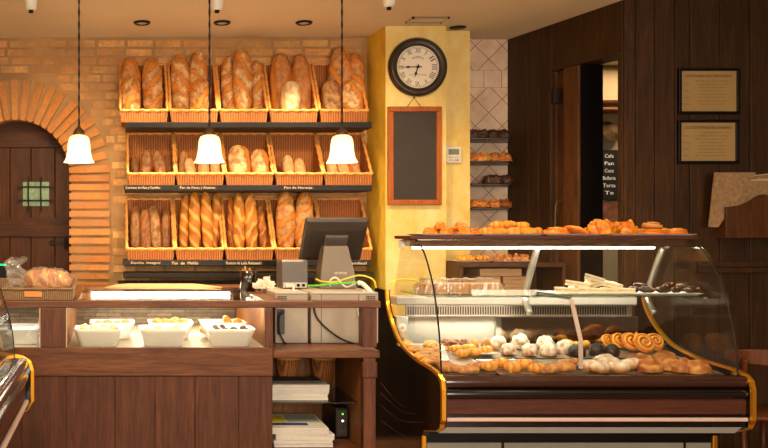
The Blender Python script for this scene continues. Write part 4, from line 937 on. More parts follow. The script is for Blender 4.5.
for k, (px, lb) in enumerate(((287, 'left'), (322, 'right'))):
    x = X(px, 5.02); t = thing('small_wicker_basket', 'small golden woven basket behind the upper newspaper pile, the %s one' % lb, 'basket', (x, 5.0, 0.5605), 'small woven baskets in the bay')
    m = MB(); m.lathe([(0.05, 0), (0.062, 0.12), (0.066, 0.17), (0.060, 0.17), (0.056, 0.12), (0.045, 0.01), (0.001, 0.01)], (x, 5.0, 0.5612), 24); m.build('basket_body', 'wicker', t, smooth=True)
    m = MB(); m.tube([(x+0.063*math.cos(2*PI*j/60), 5.0+0.063*math.sin(2*PI*j/60), 0.732) for j in range(60)], 0.008, 8, twist=1, amp=0.3, closed=True); m.build('rim', 'wicker_rim', t, smooth=True)
# ================================================================== CURVED GLASS DISPLAY CASE
CW = 1.506; CO = Vector((1.554, 4.29, 0))
prof = [(0.89, 1.096), (0.872, 1.01), (0.777, 0.906), (0.617, 0.814), (0.37, 0.767), (0.15, 0.752), (0.045, 0.735)]
curve = [(p.x, p.y) for p in smooth_pts([(a, b, 0) for a, b in prof], 5)]
front_low = [(0.012, 0.715), (0.0, 0.677), (0.0, 0.534), (0.02, 0.490), (0.067, 0.467), (0.24, 0.43), (0.29, 0.38), (0.29, 0.0)]
def display_case(lab, cat):
    t = thing('display_case', lab, cat)
    poly = curve+front_low+[(0.955, 0.0), (0.955, 1.10)]
    for s, u0 in ((0, 0.0), (1, CW-0.03)):
        m = MB(); m.prism(poly if s else curve+front_low+[(1.10, 0.0), (1.10, 1.10)], u0, u0+0.03, 'X'); sp = m.build('side_panel', 'black_gloss', t)
        path = curve+front_low[:-2]; m = MB(); rings = []
        for i, (v, z) in enumerate(path):
            a = Vector(path[max(i-1, 0)]); b = Vector(path[min(i+1, len(path)-1)]); d = (b-a).normalized(); nx = Vector((d.y, -d.x))
            if nx.x > 0 and i > 3: nx = nx
            nrm2 = Vector((-d.y, d.x)); nrm2 = nrm2 if (nrm2.x < 0 or nrm2.y > 0.5) else -nrm2
            e = 0.011; q0 = Vector((v, z))-nrm2*0.003; q1 = Vector((v, z))+nrm2*e
            rings.append([(u0-0.001, q0.x, q0.y), (u0+0.022, q0.x, q0.y), (u0+0.020, q1.x, q1.y), (u0+0.002, q1.x, q1.y)])
        m.loft(rings); m.build('edge_trim', 'gold', sp, smooth=False)
        m = MB(); m.box(u0+0.002, u0+0.026, 0.272, 0.289, 0.0, 0.40); m.build('base_trim', 'gold', sp, bevel=0.004)
        if s == 0:
            m = MB()
            for ln in (((.98, .55), (.70, .498), (.50, .492)), ((.98, .49), (.617, .459), (.36, .489)), ((.98, .42), (.617, .405), (.22, .478)), ((.98, .33), (.617, .329), (.34, .358))):
                m.tube(smooth_pts([(-0.0005, v, z) for v, z in ln], 10), [0.0006+0.0014*math.sin(PI*j/20) for j in range(21)], 6)
            m.build('curved_lines', 'groove_gold', sp)
    g = [(p.x, p.y) for p in smooth_pts([(a, b, 0) for a, b in ((0.445, 1.39), (0.36, 1.352), (0.28, 1.285), (0.18, 1.143), (0.115, 0.969), (0.088, 0.85), (0.078, 0.728))], 6)]
    m = MB(); m.loft([[(0.032, v, z) for v, z in g]+[(0.032, v+0.006, z) for v, z in reversed(g)], [(CW-0.032, v, z) for v, z in g]+[(CW-0.032, v+0.006, z) for v, z in reversed(g)]]); m.build('curved_front_glass', 'clear_glass', t)
    low = [(v, z+0.004) for v, z in curve if 0.12 < v < 0.87]
    for u in (0.022, CW-0.028):
        m = MB(); m.prism([(v+0.008, z) for v, z in g]+list(reversed(low))+[(0.83, 1.06), (0.67, 1.39)], u+0.008-0.003, u+0.013-0.003, 'X'); m.build('side_glass', 'thin_glass', t)
    for u in (0.030, CW-0.036):
        m = MB(); m.tube([(u, v+0.002, z) for v, z in g], 0.0042, 6); m.build('glass_seal', 'black_metal' if u < 0.5 else 'iron', t)
    m = MB(); m.box(0.0, CW, 0.43, 0.72, 1.392, 1.41); m.build('top_board', 'reddish_laminate', t, bevel=0.004)
    m = MB(); m.prism([(0.455, 1.391), (0.47, 1.352), (0.62, 1.353), (0.70, 1.353), (0.71, 1.391)], 0.04, CW-0.04, 'X'); h = m.build('lamp_housing', 'chrome', t, bevel=0.004)
    m = MB(); m.cyl((0.06, 0.60, 1.345), (CW-0.13, 0.60, 1.345), 0.0065, n=12); m.build('glow_tube', 'tube_white', h, smooth=True)
    for u in (0.014, CW-0.038): m = MB(); m.cyl((u, 0.665, 1.363), (u+0.022, 0.665, 1.363), 0.024, n=20); m.build('end_cap', 'white_enamel', t, smooth=False)
    m = MB(); m.box(0.034, CW-0.036, 0.26, 0.72, 1.098, 1.106); m.build('glass_shelf', 'shelf_glass', t)
    for u in (0.755, CW-0.06):
        m = MB(); m.tube(smooth_pts([(u+0.015, 0.66, 1.345), (u+0.012, 0.73, 1.22), (u+0.01, 0.80, 1.068), (u, 0.74, 1.0), (u-0.01, 0.70, 0.98)], 5), 0.018, 10); m.build('support_post', 'steel', t, smooth=True)
        m = MB(); m.tube([(u, 0.80, 1.088), (u, 0.27, 1.092)], 0.006, 8); m.build('shelf_bracket', 'steel', t)
    m = MB(); m.box(0.732, 0.750, 0.14, 0.15, 0.758, 0.90); m.hexa([(0.732, 0.142, 0.90), (0.750, 0.142, 0.90), (0.750, 0.152, 0.90), (0.732, 0.152, 0.90)], [(0.732, 0.232, 1.092), (0.750, 0.232, 1.092), (0.750, 0.242, 1.092), (0.732, 0.242, 1.092)]); m.build('glass_joint', 'pinkish_enamel', t)
    m = MB(); m.prism([(0.085, 0.716), (0.09, 0.724), (0.80, 0.800), (0.80, 0.785), (0.09, 0.706)], 0.031, CW-0.031, 'X'); m.build('deck', 'mirror_steel', t)
    m = MB(); m.box(0.031, 0.62, 0.822, 0.832, 0.79, 0.945); m.build('rear_door', 'rail_grey', t)
    m = MB(); m.box(0.62, CW-0.1, 0.805, 0.815, 0.80, 0.945); m.build('rear_door', 'mirror_steel', t, bevel=0.002)
    m = MB(); m.box(0.031, CW-0.1, 0.80, 0.835, 0.946, 0.952); m.box(0.60, 0.63, 0.80, 0.835, 0.80, 0.95); m.build('door_track', 'chrome', t)
    m = MB(); m.box(0.10, CW-0.12, 0.83, 0.84, 0.953, 1.012); gr = m.build('air_grille', 'grille_grey', t)
    m = MB()
    for k in range(88): m.box(0.11+k*0.0142, 0.11+k*0.0142+0.008, 0.8285, 0.83, 0.960, 1.006)
    m.build('grille_slots', 'hole_dark', gr)
    m = MB(); m.box(0.031, CW-0.11, 0.79, 0.89, 1.016, 1.066); m.build('rear_rail', 'rail_grey', t, bevel=0.008)
    m = MB(); m.box(0.034, 0.10, 0.79, 0.82, 0.83, 0.953); dl = m.build('control_box', 'port_grey', t, bevel=0.004)
    m = MB(); m.cyl((0.067, 0.79, 0.89), (0.067, 0.784, 0.89), 0.024, n=24); m.build('dial', 'white_enamel', dl); m = MB(); m.cyl((0.067, 0.784, 0.89), (0.067, 0.775, 0.89), 0.009, n=16); m.build('knob', 'steel', dl)
    U0, U1 = 0.0305, CW-0.0305
    m = MB(); arc = lambda c, r, a0, a1, n=8: [(c[0]+r*math.cos(a0+(a1-a0)*k/n), c[1]+r*math.sin(a0+(a1-a0)*k/n)) for k in range(n+1)]
    m.prism(arc((0.045, 0.709), 0.030, PI*0.5, PI*1.5, 12)+[(0.085, 0.679), (0.085, 0.718), (0.055, 0.737)], U0, U1, 'X'); m.build('front_bumper', 'dark_brown_gloss', t, smooth=False)
    m = MB(); m.prism(arc((0.035, 0.653), 0.025, PI*0.5, PI*1.5, 12)+[(0.10, 0.628), (0.10, 0.678)], U0, U1, 'X'); m.build('front_bumper', 'black_gloss', t)
    m = MB(); m.box(U0, U1, 0.03, 0.10, 0.556, 0.627); m.build('wood_band', 'reddish_laminate', t)
    m = MB(); m.box(U0, U1, 0.022, 0.10, 0.542, 0.555); m.box(U0, U1, 0.03, 0.10, 0.492, 0.522); m.build('dark_strip', 'black_gloss', t)
    m = MB(); m.box(U0, U1, 0.012, 0.10, 0.523, 0.541); m.build('pale_strip', 'pinkish_enamel', t, bevel=0.004)
    m = MB(); m.prism([(0.06, 0.491), (0.06, 0.484), (0.11, 0.447), (0.29, 0.447), (0.29, 0.491)], U0, U1, 'X'); m.build('lower_rail', 'cool_white', t)
    m = MB(); m.box(U0, U1, 0.28, 0.30, 0.36, 0.446); m.build('recess', 'black_metal', t)
    m = MB(); m.box(U0, U1, 0.285, 0.31, 0.30, 0.40); m.box(U0+0.0, U1, 0.286, 0.31, 0.05, 0.405); m.build('base_panel', 'grey_panel', t)
    m = MB(); m.box(U0, U1, 0.281, 0.286, 0.396, 0.408); m.box(U0+0.38, U0+0.392, 0.281, 0.286, 0.05, 0.396); m.box(U1-0.14, U1-0.13, 0.281, 0.286, 0.05, 0.396); m.build('panel_seams', 'black_metal', t)
    m = MB(); m.box(U0, U1, 0.311, 0.93, 0.05, 0.72); m.build('base_cabinet', 'black_metal', t)
    return t
dc = display_case('large curved glass bakery display case with gold edged black sides', 'display case'); dc.location = CO
PL = 0.10
d2c = dup(dc, (-0.395+0.002, 4.27-CW, PL), PI/2, 'second curved display case at lower left corner, showing brassy bumper and gold end')
m = MB(); m.box(-1.36, -0.70, 4.27-CW, 4.27, 0.0, PL-0.001); o = m.build('plinth', 'black_metal', d2c)
o.parent = None; o.location = (0, 0, 0); tag(o, 'low black plinth under the second display case at lower left', 'plinth')
light('case_light', 'AREA', (CO.x+CW/2, CO.y+0.60, 1.33), 11.5, (1.0, 0.9, 0.76), (math.radians(12), 0, 0), shape='RECTANGLE', size=1.3, size_y=0.03)
light('case_light', 'AREA', (CO.x+0.42, CO.y+0.76, 1.0), 2.6, (1.0, 0.92, 0.8), (math.radians(20), 0, 0), shape='RECTANGLE', size=0.6, size_y=0.03)
light('vitrine_light', 'AREA', (0.28, 5.15, 1.0), 5, (1.0, 0.9, 0.76), (math.radians(5), 0, 0), shape='RECTANGLE', size=0.8, size_y=0.03)

TOPZ = 1.4105
def tray(x0, x1, y0, y1, z, lab, name='white_tray', cat='tray', mat='porcelain', group=None):
    m = MB(); m.loft([[(x0+i, y0+i, z+h), (x1-i, y0+i, z+h), (x1-i, y1-i, z+h), (x0+i, y1-i, z+h)] for i, h in ((0.02, 0), (0.002, 0.007), (0, 0.009), (0.004, 0.009), (0.022, 0.003))])
    o = m.build(name, mat, origin=((x0+x1)/2, (y0+y1)/2, z)); return tag(o, lab, cat, group)
ya, yb2 = 4.745, 4.985
TR = [(421, 478, 'leftmost white tray on the display case top, under glazed nut clusters'), (480, 543, 'second white tray on the display case top, under the croissants'), (545, 603, 'third white tray on the display case top, under spiral buns'), (605, 697, 'rightmost white tray on the display case top, under puffy buns')]
for a, b, lab in TR: tray(X(a, 4.76), min(X(b, 4.76), CO.x+CW+0.01), ya, yb2, TOPZ, lab, group='white trays on the display case')
TZ = TOPZ+0.0045
n = 0
for i, (px, Y, dz, R) in enumerate(((429, 4.80, 0, .037), (437, 4.90, 0, .042), (446, 4.80, 0, .040), (456, 4.91, 0, .042), (465, 4.80, 0, .041), (474, 4.90, 0, .036), (440, 4.85, .030, .038), (461, 4.86, .028, .038))):
    side = ('left' if px < 452 else 'right')
    put(cluster(R, i, 15), 'glazed_pastry', 'pastry', (X(px, Y), Y, TZ+dz), 'glossy orange glazed knobbly pastry, %s from the left on the leftmost top tray' % (NTH[i] if i < 5 else ('sixth', 'seventh, upper layer', 'eighth, upper layer')[i-5]), 'pastry', 'glazed pastries on the leftmost tray')
pos = [(486, 4.80, 0, .3, 0), (498, 4.81, 0, 2.8, 0), (513, 4.80, 0, .2, 0), (528, 4.81, 0, 2.9, 0), (492, 4.92, 0, 1.2, 0), (508, 4.91, 0, 0.6, 0), (524, 4.92, 0, 1.9, 0), (496, 4.85, .034, .5, 0), (508, 4.86, .036, 2.6, 0), (521, 4.87, .03, .1, 0), (535, 4.90, 0, 1.0, 0)]
ON = NTH+('sixth', 'seventh', 'eighth', 'ninth', 'tenth', 'eleventh', 'twelfth')
for i, (px, Y, dz, rz, rx) in enumerate(pos):
    put(croissant(0.034, 0.022, i, 0, 1.9), 'croissant', 'pastry', (X(px, Y), Y, TZ+dz), 'golden croissant, %s on the second top tray, %s' % (ON[i], 'upper layer' if dz else 'bottom layer'), 'croissant', 'croissants on the second top tray', (rx, 0, rz))
for i, (px, Y, dz, R, h, rot) in enumerate(((556, 4.82, 0, .064, .042, (0, 0, 0)), (575, 4.86, .008, .066, .03, (-.2, .38, 0)), (560, 4.93, 0, .06, .04, (0, 0, 1)), (590, 4.93, 0, .05, .04, (0, 0, 2)))):
    put(spiral_bun(R, h, i), 'spiral_bun', 'pastry', (X(px, Y), Y, TZ+dz), 'golden spiral bun, %s on the third top tray%s' % (ON[i], ', tilted' if i == 1 else ''), 'spiral bun', 'spiral buns on the third top tray', rot)
for i, (px, Y, dz, R) in enumerate(((595, 4.83, .0, .043), (606, 4.79, 0, .048), (627, 4.79, 0, .048), (617, 4.90, 0, .045), (597, 4.92, .01, .04))):
    put(bun(R, 0.076 if i in (1, 2) else 0.07, i+20, 0.0, 0.22, 1.0, 2.8), 'puff_bun', 'pastry', (X(px, Y), Y, TZ+dz), 'tall puffy golden bun, %s in the middle of the case top' % ON[i], 'bun', 'puffy buns on the case top')
for i, (px, Y, dz, R, rot) in enumerate(((652, 4.83, .0, .058, (0, 0, 0)), (652, 4.83, .034, .05, (0.06, 0.02, 1)), (676, 4.83, 0, .056, (0, .06, 2)), (664, 4.92, .0, .055, (0, 0, 3)), (645, 4.93, .0, .05, (0, 0, 4)))):
    put(spiral_bun(R, .036, i+7), 'raisin_swirl', 'pastry_bun' if i == 1 else 'pastry', (X(px, Y), Y, TZ+dz), 'brown striped pastry swirl, %s at the right end of the case top%s' % (ON[i], ', lying on another' if i == 1 else ''), 'pastry', 'pastry swirls on the rightmost tray', rot)

# ---- glass shelf contents
SZ2 = 1.1065
CY = 4.70
t = thing('bagged_cake', 'row of sponge cakes in a clear bag on the glass shelf', 'cake', (X(460, CY), CY, SZ2))
for k, (a, b) in enumerate(((419, 432), (433, 446), (447, 466), (467, 484), (485, 499))):
    m = MB(); m.box(X(a, CY), X(b, CY)-0.002, CY-0.045, CY+0.045, SZ2+0.002, Z(283.5, CY-0.045)); m.build('sponge_cake', 'sponge', t, bevel=0.006)
m = MB(); rings = []
for i in range(41):
    x = X(415, CY)+(X(503, CY)-X(415, CY))*i/40; e = 1 if 2 < i < 38 else 0.55; r0 = 0.055*e
    rings.append([(x, CY+r0*1.0*cx_+0.006*noise.noise(Vector((i*.8, k, 0))), SZ2+0.0012+max(0, (cz_+1)*0.5*(0.078*e+0.012*noise.noise(Vector((i*.55, k*.7, 5)))))) for k, (cx_, cz_) in enumerate([(-1, -1), (-1.02, -.3), (-1, .5), (-.8, 1), (0, 1.03), (.8, 1), (1, .5), (1.02, -.3), (1, -1), (0, -1)])])
m.loft(rings, cap=True); m.build('plastic_wrap', 'plastic_film', t)
tray(X(553, 4.62), X(632, 4.62), 4.60, 4.82, SZ2, 'white rectangular plate of sandwiches on the glass shelf', 'serving_plate', 'plate', group='white plates on the glass shelf')
r = random.Random(3)
for i, (px, Y, dz, rz, tl) in enumerate(((563, 4.68, .004, .1, .08), (575, 4.71, .004, .5, -.06), (590, 4.68, .003, -.3, 0.05), (605, 4.70, 0, .2, 0), (619, 4.68, 0, -.2, 0), (577, 4.70, .033, -.2, .16), (592, 4.71, .032, .6, -.1), (609, 4.70, .033, -.7, .2), (590, 4.70, .064, .3, .24))):
    t = thing('triangle_sandwich', 'white triangular sandwich, %s in the heap on the glass shelf' % ('%s along the bottom layer' % ON[i] if i < 5 else '%s in the second layer' % ON[i-5] if i < 8 else 'topmost'), 'sandwich', (0, 0, 0), 'sandwiches on the white plate')
    s = 0.070
    for k in range(2): m = MB(); m.prism([(-s, -0.03), (s, -0.03), (0.01, 0.045)], 0.016*k, 0.016*k+0.0115, 'Z'); m.build('bread_slice', 'sandwich_bread', t, bevel=0.003)
    m = MB(); m.prism([(-s*.97, -0.031), (s*.97, -0.031), (0.01, 0.043)], 0.0116, 0.0159, 'Z'); m.build('filling', 'crust_pale', t)
    t.location = (X(px, Y), Y, SZ2+0.005+dz); t.rotation_euler = (0, tl, rz)
tray(X(626, 4.62), min(X(707, 4.62), 3.01), 4.60, 4.82, SZ2, 'white rectangular plate of dark chocolate bars on the glass shelf', 'serving_plate', 'plate', group='white plates on the glass shelf')
for i, (px, Y, dz, rz, ry) in enumerate(((633, 4.68, 0, .4, 0), (647, 4.69, 0, -.2, 0), (663, 4.68, 0, .1, 0), (676, 4.69, 0, .5, 0), (692, 4.68, 0, -.1, 0), (640, 4.72, .016, .1, .1), (668, 4.69, .018, .3, -.25), (684, 4.73, .016, -.3, 0))):
    m = MB(); m.add(loaf(0.082, 0.017, i, 'slash', 3, 0, 16, 12), Matrix.Rotation(PI/2, 4, 'Y') @ T(0, 0, -0.039))
    t = thing('chocolate_bar', 'dark chocolate nut bar, %s on the right shelf plate%s' % (ON[i], ', upper layer' if dz else ''), 'chocolate', (0, 0, 0), 'chocolate bars on the plate')
    m.build('chocolate_coat', 'chocolate', t, smooth=True)
    m = MB(); rr = random.Random(i)
    for q in range(9): m.add(bun(0.0055, 0.006, q, 0, 0.3), T(rr.uniform(-0.034, 0.034), rr.uniform(-0.012, 0.004), 0.006+rr.uniform(-0.004, 0.004)))
    m.build('chopped_nuts', 'nut', t, smooth=True); t.location = (X(px, Y), Y, SZ2+0.0235+dz); t.rotation_euler = (0, ry, rz)

# ---- deck contents
DZ = lambda Y: 0.7245+(Y-CO.y-0.09)*0.107
def dtray(x0, x1, y0, y1, lab):
    z0, z1 = DZ(y0), DZ(y1); m = MB()
    m.loft([[(x0+i, y0+i, z0+h), (x1-i, y0+i, z0+h), (x1-i, y1-i, z1+h), (x0+i, y1-i, z1+h)] for i, h in ((0.006, 0.001), (0.0, 0.008), (0.004, 0.008), (0.010, 0.004))])
    o = m.build('steel_tray', 'steel', origin=((x0+x1)/2, (y0+y1)/2, z0)); tag(o, lab, 'tray', 'steel trays on the case deck')
dtray(1.60, 1.87, 4.42, 5.05, 'steel tray at the left end of the case deck, under flat golden pastries')
dtray(1.88, 2.40, 4.72, 5.05, 'rear steel tray left of the case middle, under croissants and sugared rolls')
dtray(1.88, 2.40, 4.40, 4.70, 'front steel tray left of the case middle, under glossy pastries')
dtray(2.41, 2.98, 4.72, 5.05, 'rear steel tray right of the case middle, under chocolate muffins')
dtray(2.41, 2.98, 4.40, 4.70, 'front steel tray right of the case middle, under sugared croissants and buns')
def dk(mb, name, mat, px, Y, lab, cat, group, rot=None, dz=0.006):
    return put(mb, name, mat, (X(px, Y), Y, DZ(Y)+dz), lab, cat, group, rot)
for i, (px, Y) in enumerate(((405, 4.98), (415, 4.86), (427, 4.80), (431, 4.97), (422, 4.72), (437, 4.70), (430, 4.62), (441, 4.60), (439, 4.86), (446, 4.52))):
    mb = MB().add(loaf(0.20, 0.040, i+50, 'slash', 6, 0.15, flat=0.45), Matrix.Rotation(PI/2, 4, 'Y') @ Matrix.Rotation(PI/2, 4, 'Z') @ T(0, 0, -0.10))
    dk(mb, 'flat_pastry', 'crust_gold' if i < 7 else 'pastry_bun', px, Y, 'long flat golden pastry, %s from the rear at the left end of the deck' % ON[i], 'pastry', 'flat golden pastries on the deck', (0, 0, 1.2+0.15*math.sin(i*3)), 0.022)
for i, (px, Y) in enumerate(((446, 4.99), (455, 4.99), (464, 4.99))): dk(bun(0.026, 0.04, i+60, 0, .3), 'chocolate_roll', 'crust_dark', px, Y, 'small dark roll, %s of three at the rear left of the deck' % ON[i], 'roll', 'dark rolls on the deck')
dk(bun(0.026, 0.042, 71, 0, .2), 'muffin', 'pastry', 474, 4.98, 'small orange muffin between dark rolls and sugared rolls', 'muffin', None)
dk(bun(0.032, 0.05, 72, 0, .2), 'bun', 'pastry_bun', 487, 4.97, 'smooth brown bun just left of the sugared rolls', 'bun', None)
for i, (px, Y, rz) in enumerate(((455, 4.86, .3), (468, 4.88, .1), (461, 4.76, .5), (474, 4.79, -.2), (485, 4.84, .4))):
    dk(croissant(0.032, 0.022, i+30, 0.05, 1.8), 'croissant', 'pastry', px, Y, 'golden croissant, %s in the group at the left of the deck' % ON[i], 'croissant', 'croissants on the deck', (0, 0, rz))
for i, (px, Y, R) in enumerate(((498, 4.94, .046), (520, 4.95, .050), (545, 4.93, .048), (509, 4.80, .04), (530, 4.79, .042), (549, 4.79, .046), (565, 4.85, .046))):
    dk(bun(R*0.95, R*1.55, i+40, 0.85, .16, 1.0, 2.4), 'sugared_roll', 'pastry_sugar', px, Y, 'round roll dusted with icing sugar, %s in the sugared group' % ON[i], 'roll', 'sugared rolls on the deck', (0.1, 0, i))
tray(X(480, 4.74), X(500, 4.74), 4.735, 4.86, DZ(4.80)+0.012, 'small white paper plate among the croissants on the deck', 'paper_plate', 'plate', 'paper_white')
for i, (px, Y) in enumerate(((574, 4.95), (583, 4.97), (566, 4.99))): dk(croissant(0.03, 0.021, i+80, 0, 1.8), 'croissant', 'pastry', px, Y, 'golden croissant, %s in the group behind the chocolate muffins' % ON[i], 'croissant', 'croissants behind the muffins', (0, 0, i))
for i, (px, Y) in enumerate(((577, 4.77), (597, 4.80), (612, 4.77))): dk(bun(0.04 if i < 2 else 0.036, 0.065, i+90, 0, .15), 'chocolate_muffin', 'chocolate', px, Y, 'dark chocolate muffin, %s from the left in the case' % ON[i], 'muffin', 'chocolate muffins')
for i, (px, Y, R) in enumerate(((607, 4.98, .036), (618, 4.95, .044), (630, 4.90, .052), (643, 4.85, .056), (654, 4.90, .05))):
    dk(spiral_bun(R, .030, i+100), 'glossy_spiral_bun', 'pastry', px, Y, 'glossy spiral bun, %s from the left in the leaning row' % ON[i], 'spiral bun', 'leaning spiral buns', (1.05, 0.15, 0), R*0.75+0.012)
for i, (px, Y, rz) in enumerate(((452, 4.46, .2), (466, 4.43, 0), (478, 4.51, .4))):
    dk(MB().add(loaf(0.13, 0.032, i+110, 'slash', 4, 0.2, flat=.6), Matrix.Rotation(PI/2, 4, 'Y') @ Matrix.Rotation(PI/2, 4, 'Z') @ T(0, 0, -0.065)), 'pastry_strip', 'pastry_bun', px, Y, 'brown sugared pastry strip, %s at the front left of the deck' % ON[i], 'pastry', 'pastry strips at the deck front', (0, 0, rz), 0.022)
for i, (px, Y, rz) in enumerate(((488, 4.48, .4), (500, 4.54, .0), (512, 4.46, .2), (524, 4.52, -.3), (535, 4.44, .5))):
    dk(croissant(0.036, 0.027, i+120, 0.1, 1.8), 'glossy_croissant', 'pastry', px, Y, 'glossy croissant, %s from the left at the deck front' % ON[i], 'croissant', 'croissants at the deck front', (0, 0, rz))
for i, (px, Y, rz) in enumerate(((547, 4.44, .3), (561, 4.48, -.2), (570, 4.56, .4))):
    dk(MB().add(loaf(0.14, 0.038, i+130, 'slash', 3, 0.15, flat=.6), Matrix.Rotation(PI/2, 4, 'Y') @ Matrix.Rotation(PI/2, 4, 'Z') @ T(0, 0, -0.07)), 'flat_bun', 'pastry_bun', px, Y, 'flat brown glazed bun, %s just left of the glass joint' % ON[i], 'bun', 'flat buns by the glass joint', (0, 0, rz), 0.025)
for i, (px, Y, rz) in enumerate(((588, 4.48, .2), (598, 4.44, .5), (608, 4.54, .1), (618, 4.45, -.3), (629, 4.52, .4), (603, 4.60, .3))):
    dk(croissant(0.042, 0.030, i+140, 1.0, 1.8), 'sugared_croissant', 'pastry_sugar', px, Y, 'croissant dusted with icing sugar, %s at the deck front' % ON[i], 'croissant', 'sugared croissants', (0, 0, rz))
for i, (px, Y) in enumerate(((642, 4.56), (650, 4.46), (668, 4.50), (682, 4.46), (697, 4.43), (664, 4.62))):
    dk(bun(0.05, 0.066, i+150, 0.0, .14, 1.25, 2), 'milk_bun', 'pastry_bun', px, Y, 'soft orange brown bun, %s at the right front of the deck' % ON[i], 'bun', 'soft buns at the deck front')
# ================================================================== THINGS ON THE WALLS
# clock
YP = 5.984; c = P(416.8, 67.5, YP); k = YP/900
t = thing('wall_clock', 'round dark rimmed wall clock with roman numerals on the yellow pillar', 'clock', c)
m = MB(); m.lathe([(29*k, 0.0005), (29.5*k, 0.02), (27.5*k, 0.04), (26*k, 0.046), (24.5*k, 0.040), (23*k, 0.044), (21.6*k, 0.036), (21.2*k, 0.018), (20.8*k, 0.0005)], c, 48, 'Y', cap=False); m.build('rim', 'clock_rim', t, smooth=True)
m = MB(); m.lathe([(0.001, 0.018), (21.2*k, 0.018), (21.2*k, 0.014), (0.001, 0.014)], c, 48, 'Y'); m.build('clock_face', 'clock_face', t)
yy = c.y-0.019
for h, s in enumerate(('XII', 'I', 'II', 'III', 'IIII', 'V', 'VI', 'VII', 'VIII', 'IX', 'X', 'XI')):
    a = 2*PI*h/12; m = MB(); m.add(text(s, None if s == 'I' else 0.012+0.007*len(s), 0.032), T(c.x, yy, c.z) @ Matrix.Rotation(a, 4, 'Y') @ T(0, 0, 16.6*k)); m.build('numeral', 'ink_black', t)
m = MB(); m.tube([(c.x+20*k*math.cos(2*PI*j/48), yy, c.z+20*k*math.sin(2*PI*j/48)) for j in range(48)], 0.0008, 4, closed=True); m.tube([(c.x+19*k*math.cos(2*PI*j/48), yy, c.z+19*k*math.sin(2*PI*j/48)) for j in range(48)], 0.0006, 4, closed=True); m.build('minute_track', 'ink_brown', t)
m = MB(); word = 'VALENCIA'
for j, ch in enumerate(word):
    a = (j-(len(word)-1)/2)*0.155; m.add(text(ch, None, 0.013), T(c.x, yy, c.z) @ Matrix.Rotation(a, 4, 'Y') @ T(0, 0, 10*k))
m.add(text('ANTIQUE PARIS', 0.115, 0.009), T(c.x, yy, c.z-8*k)); m.build('lettering', 'ink_brown', t)
m = MB(); m.prism([(c.x+1, 0), ], 0, 0, 'Y') if False else None
def hand(ang, L, wd, yo):
    m = MB(); R = T(c.x, yy-yo, c.z) @ Matrix.Rotation(ang, 4, 'Y'); q = MB()
    q.prism([(-wd*0.5, -L*0.22), (wd*0.5, -L*0.22), (wd*0.35, L*0.45), (wd*1.1, L*0.58), (wd*0.3, L*0.72), (0, L), (-wd*0.3, L*0.72), (-wd*1.1, L*0.58), (-wd*0.35, L*0.45)], -0.0012, 0.0012, 'Y'); return m.add(q, R)
hand(math.radians(269), 17*k, 0.007, 0.006).build('minute_hand', 'ink_black', t); hand(math.radians(197), 11.5*k, 0.009, 0.003).build('hour_hand', 'ink_black', t)
m = MB(); m.cyl((c.x, yy, c.z), (c.x, yy-0.010, c.z), 0.010, n=16); m.build('hub', 'ink_black', t)
# blackboard
t = thing('blackboard', 'blank blackboard with orange wood frame hanging under the clock', 'blackboard', P(414, 205, YP))
x0, x1, z0, z1 = X(387, YP), X(440.5, YP), Z(205, YP), Z(107, YP); yf = YP-0.03
for nme, b in (('top', (x0, x1, z1-0.034, z1)), ('b', (x0, x1, z0, z0+0.034)), ('l', (x0, x0+0.036, z0+0.034, z1-0.034)), ('r', (x1-0.036, x1, z0+0.034, z1-0.034))):
    m = MB(); m.box(b[0], b[1], yf, YP-0.002, b[2], b[3]); m.build('frame_side', 'orange_frame_wood', t, bevel=0.004)
m = MB(); m.box(x0+0.036, x1-0.036, yf+0.012, YP-0.003, z0+0.034, z1-0.034); m.build('writing_surface', 'chalkboard', t)
m = MB(); top = P(414, 97.5, YP-0.006); m.tube([P(407, 107, YP-0.006), top, P(421, 107, YP-0.006)], 0.0022, 6); m.cyl(top+Vector((0, 0.006, 0)), top+Vector((0, -0.008, 0)), 0.005, n=8); m.build('hanging_string', 'iron', t)
# thermostat
YS = 6.129; t = thing('thermostat', 'small white wall thermostat on the yellow wall right of the blackboard', 'thermostat', P(452, 155, YS))
m = MB(); m.box(X(444.5, YS), X(460, YS), YS-0.028, YS-0.0005, Z(163.5, YS), Z(146.5, YS)); m.build('housing', 'thermostat_white', t, bevel=0.006)
m = MB(); m.box(X(447, YS), X(457.5, YS), YS-0.0295, YS-0.028, Z(155, YS), Z(149.5, YS)); m.build('display', 'lcd_grey', t)
m = MB()
for r_ in range(2):
    for j in range(4): x = X(448, YS)+j*0.016; z = Z(157.5+r_*2.8, YS); m.box(x, x+0.010, YS-0.0298, YS-0.028, z-0.005, z+0.003)
m.build('buttons', 'port_grey', t)
m = MB(); m.cyl((X(456, YS), YS-0.028, Z(160.5, YS)), (X(456, YS), YS-0.031, Z(160.5, YS)), 0.006, n=12); m.build('red_button', 'red_ink', t)
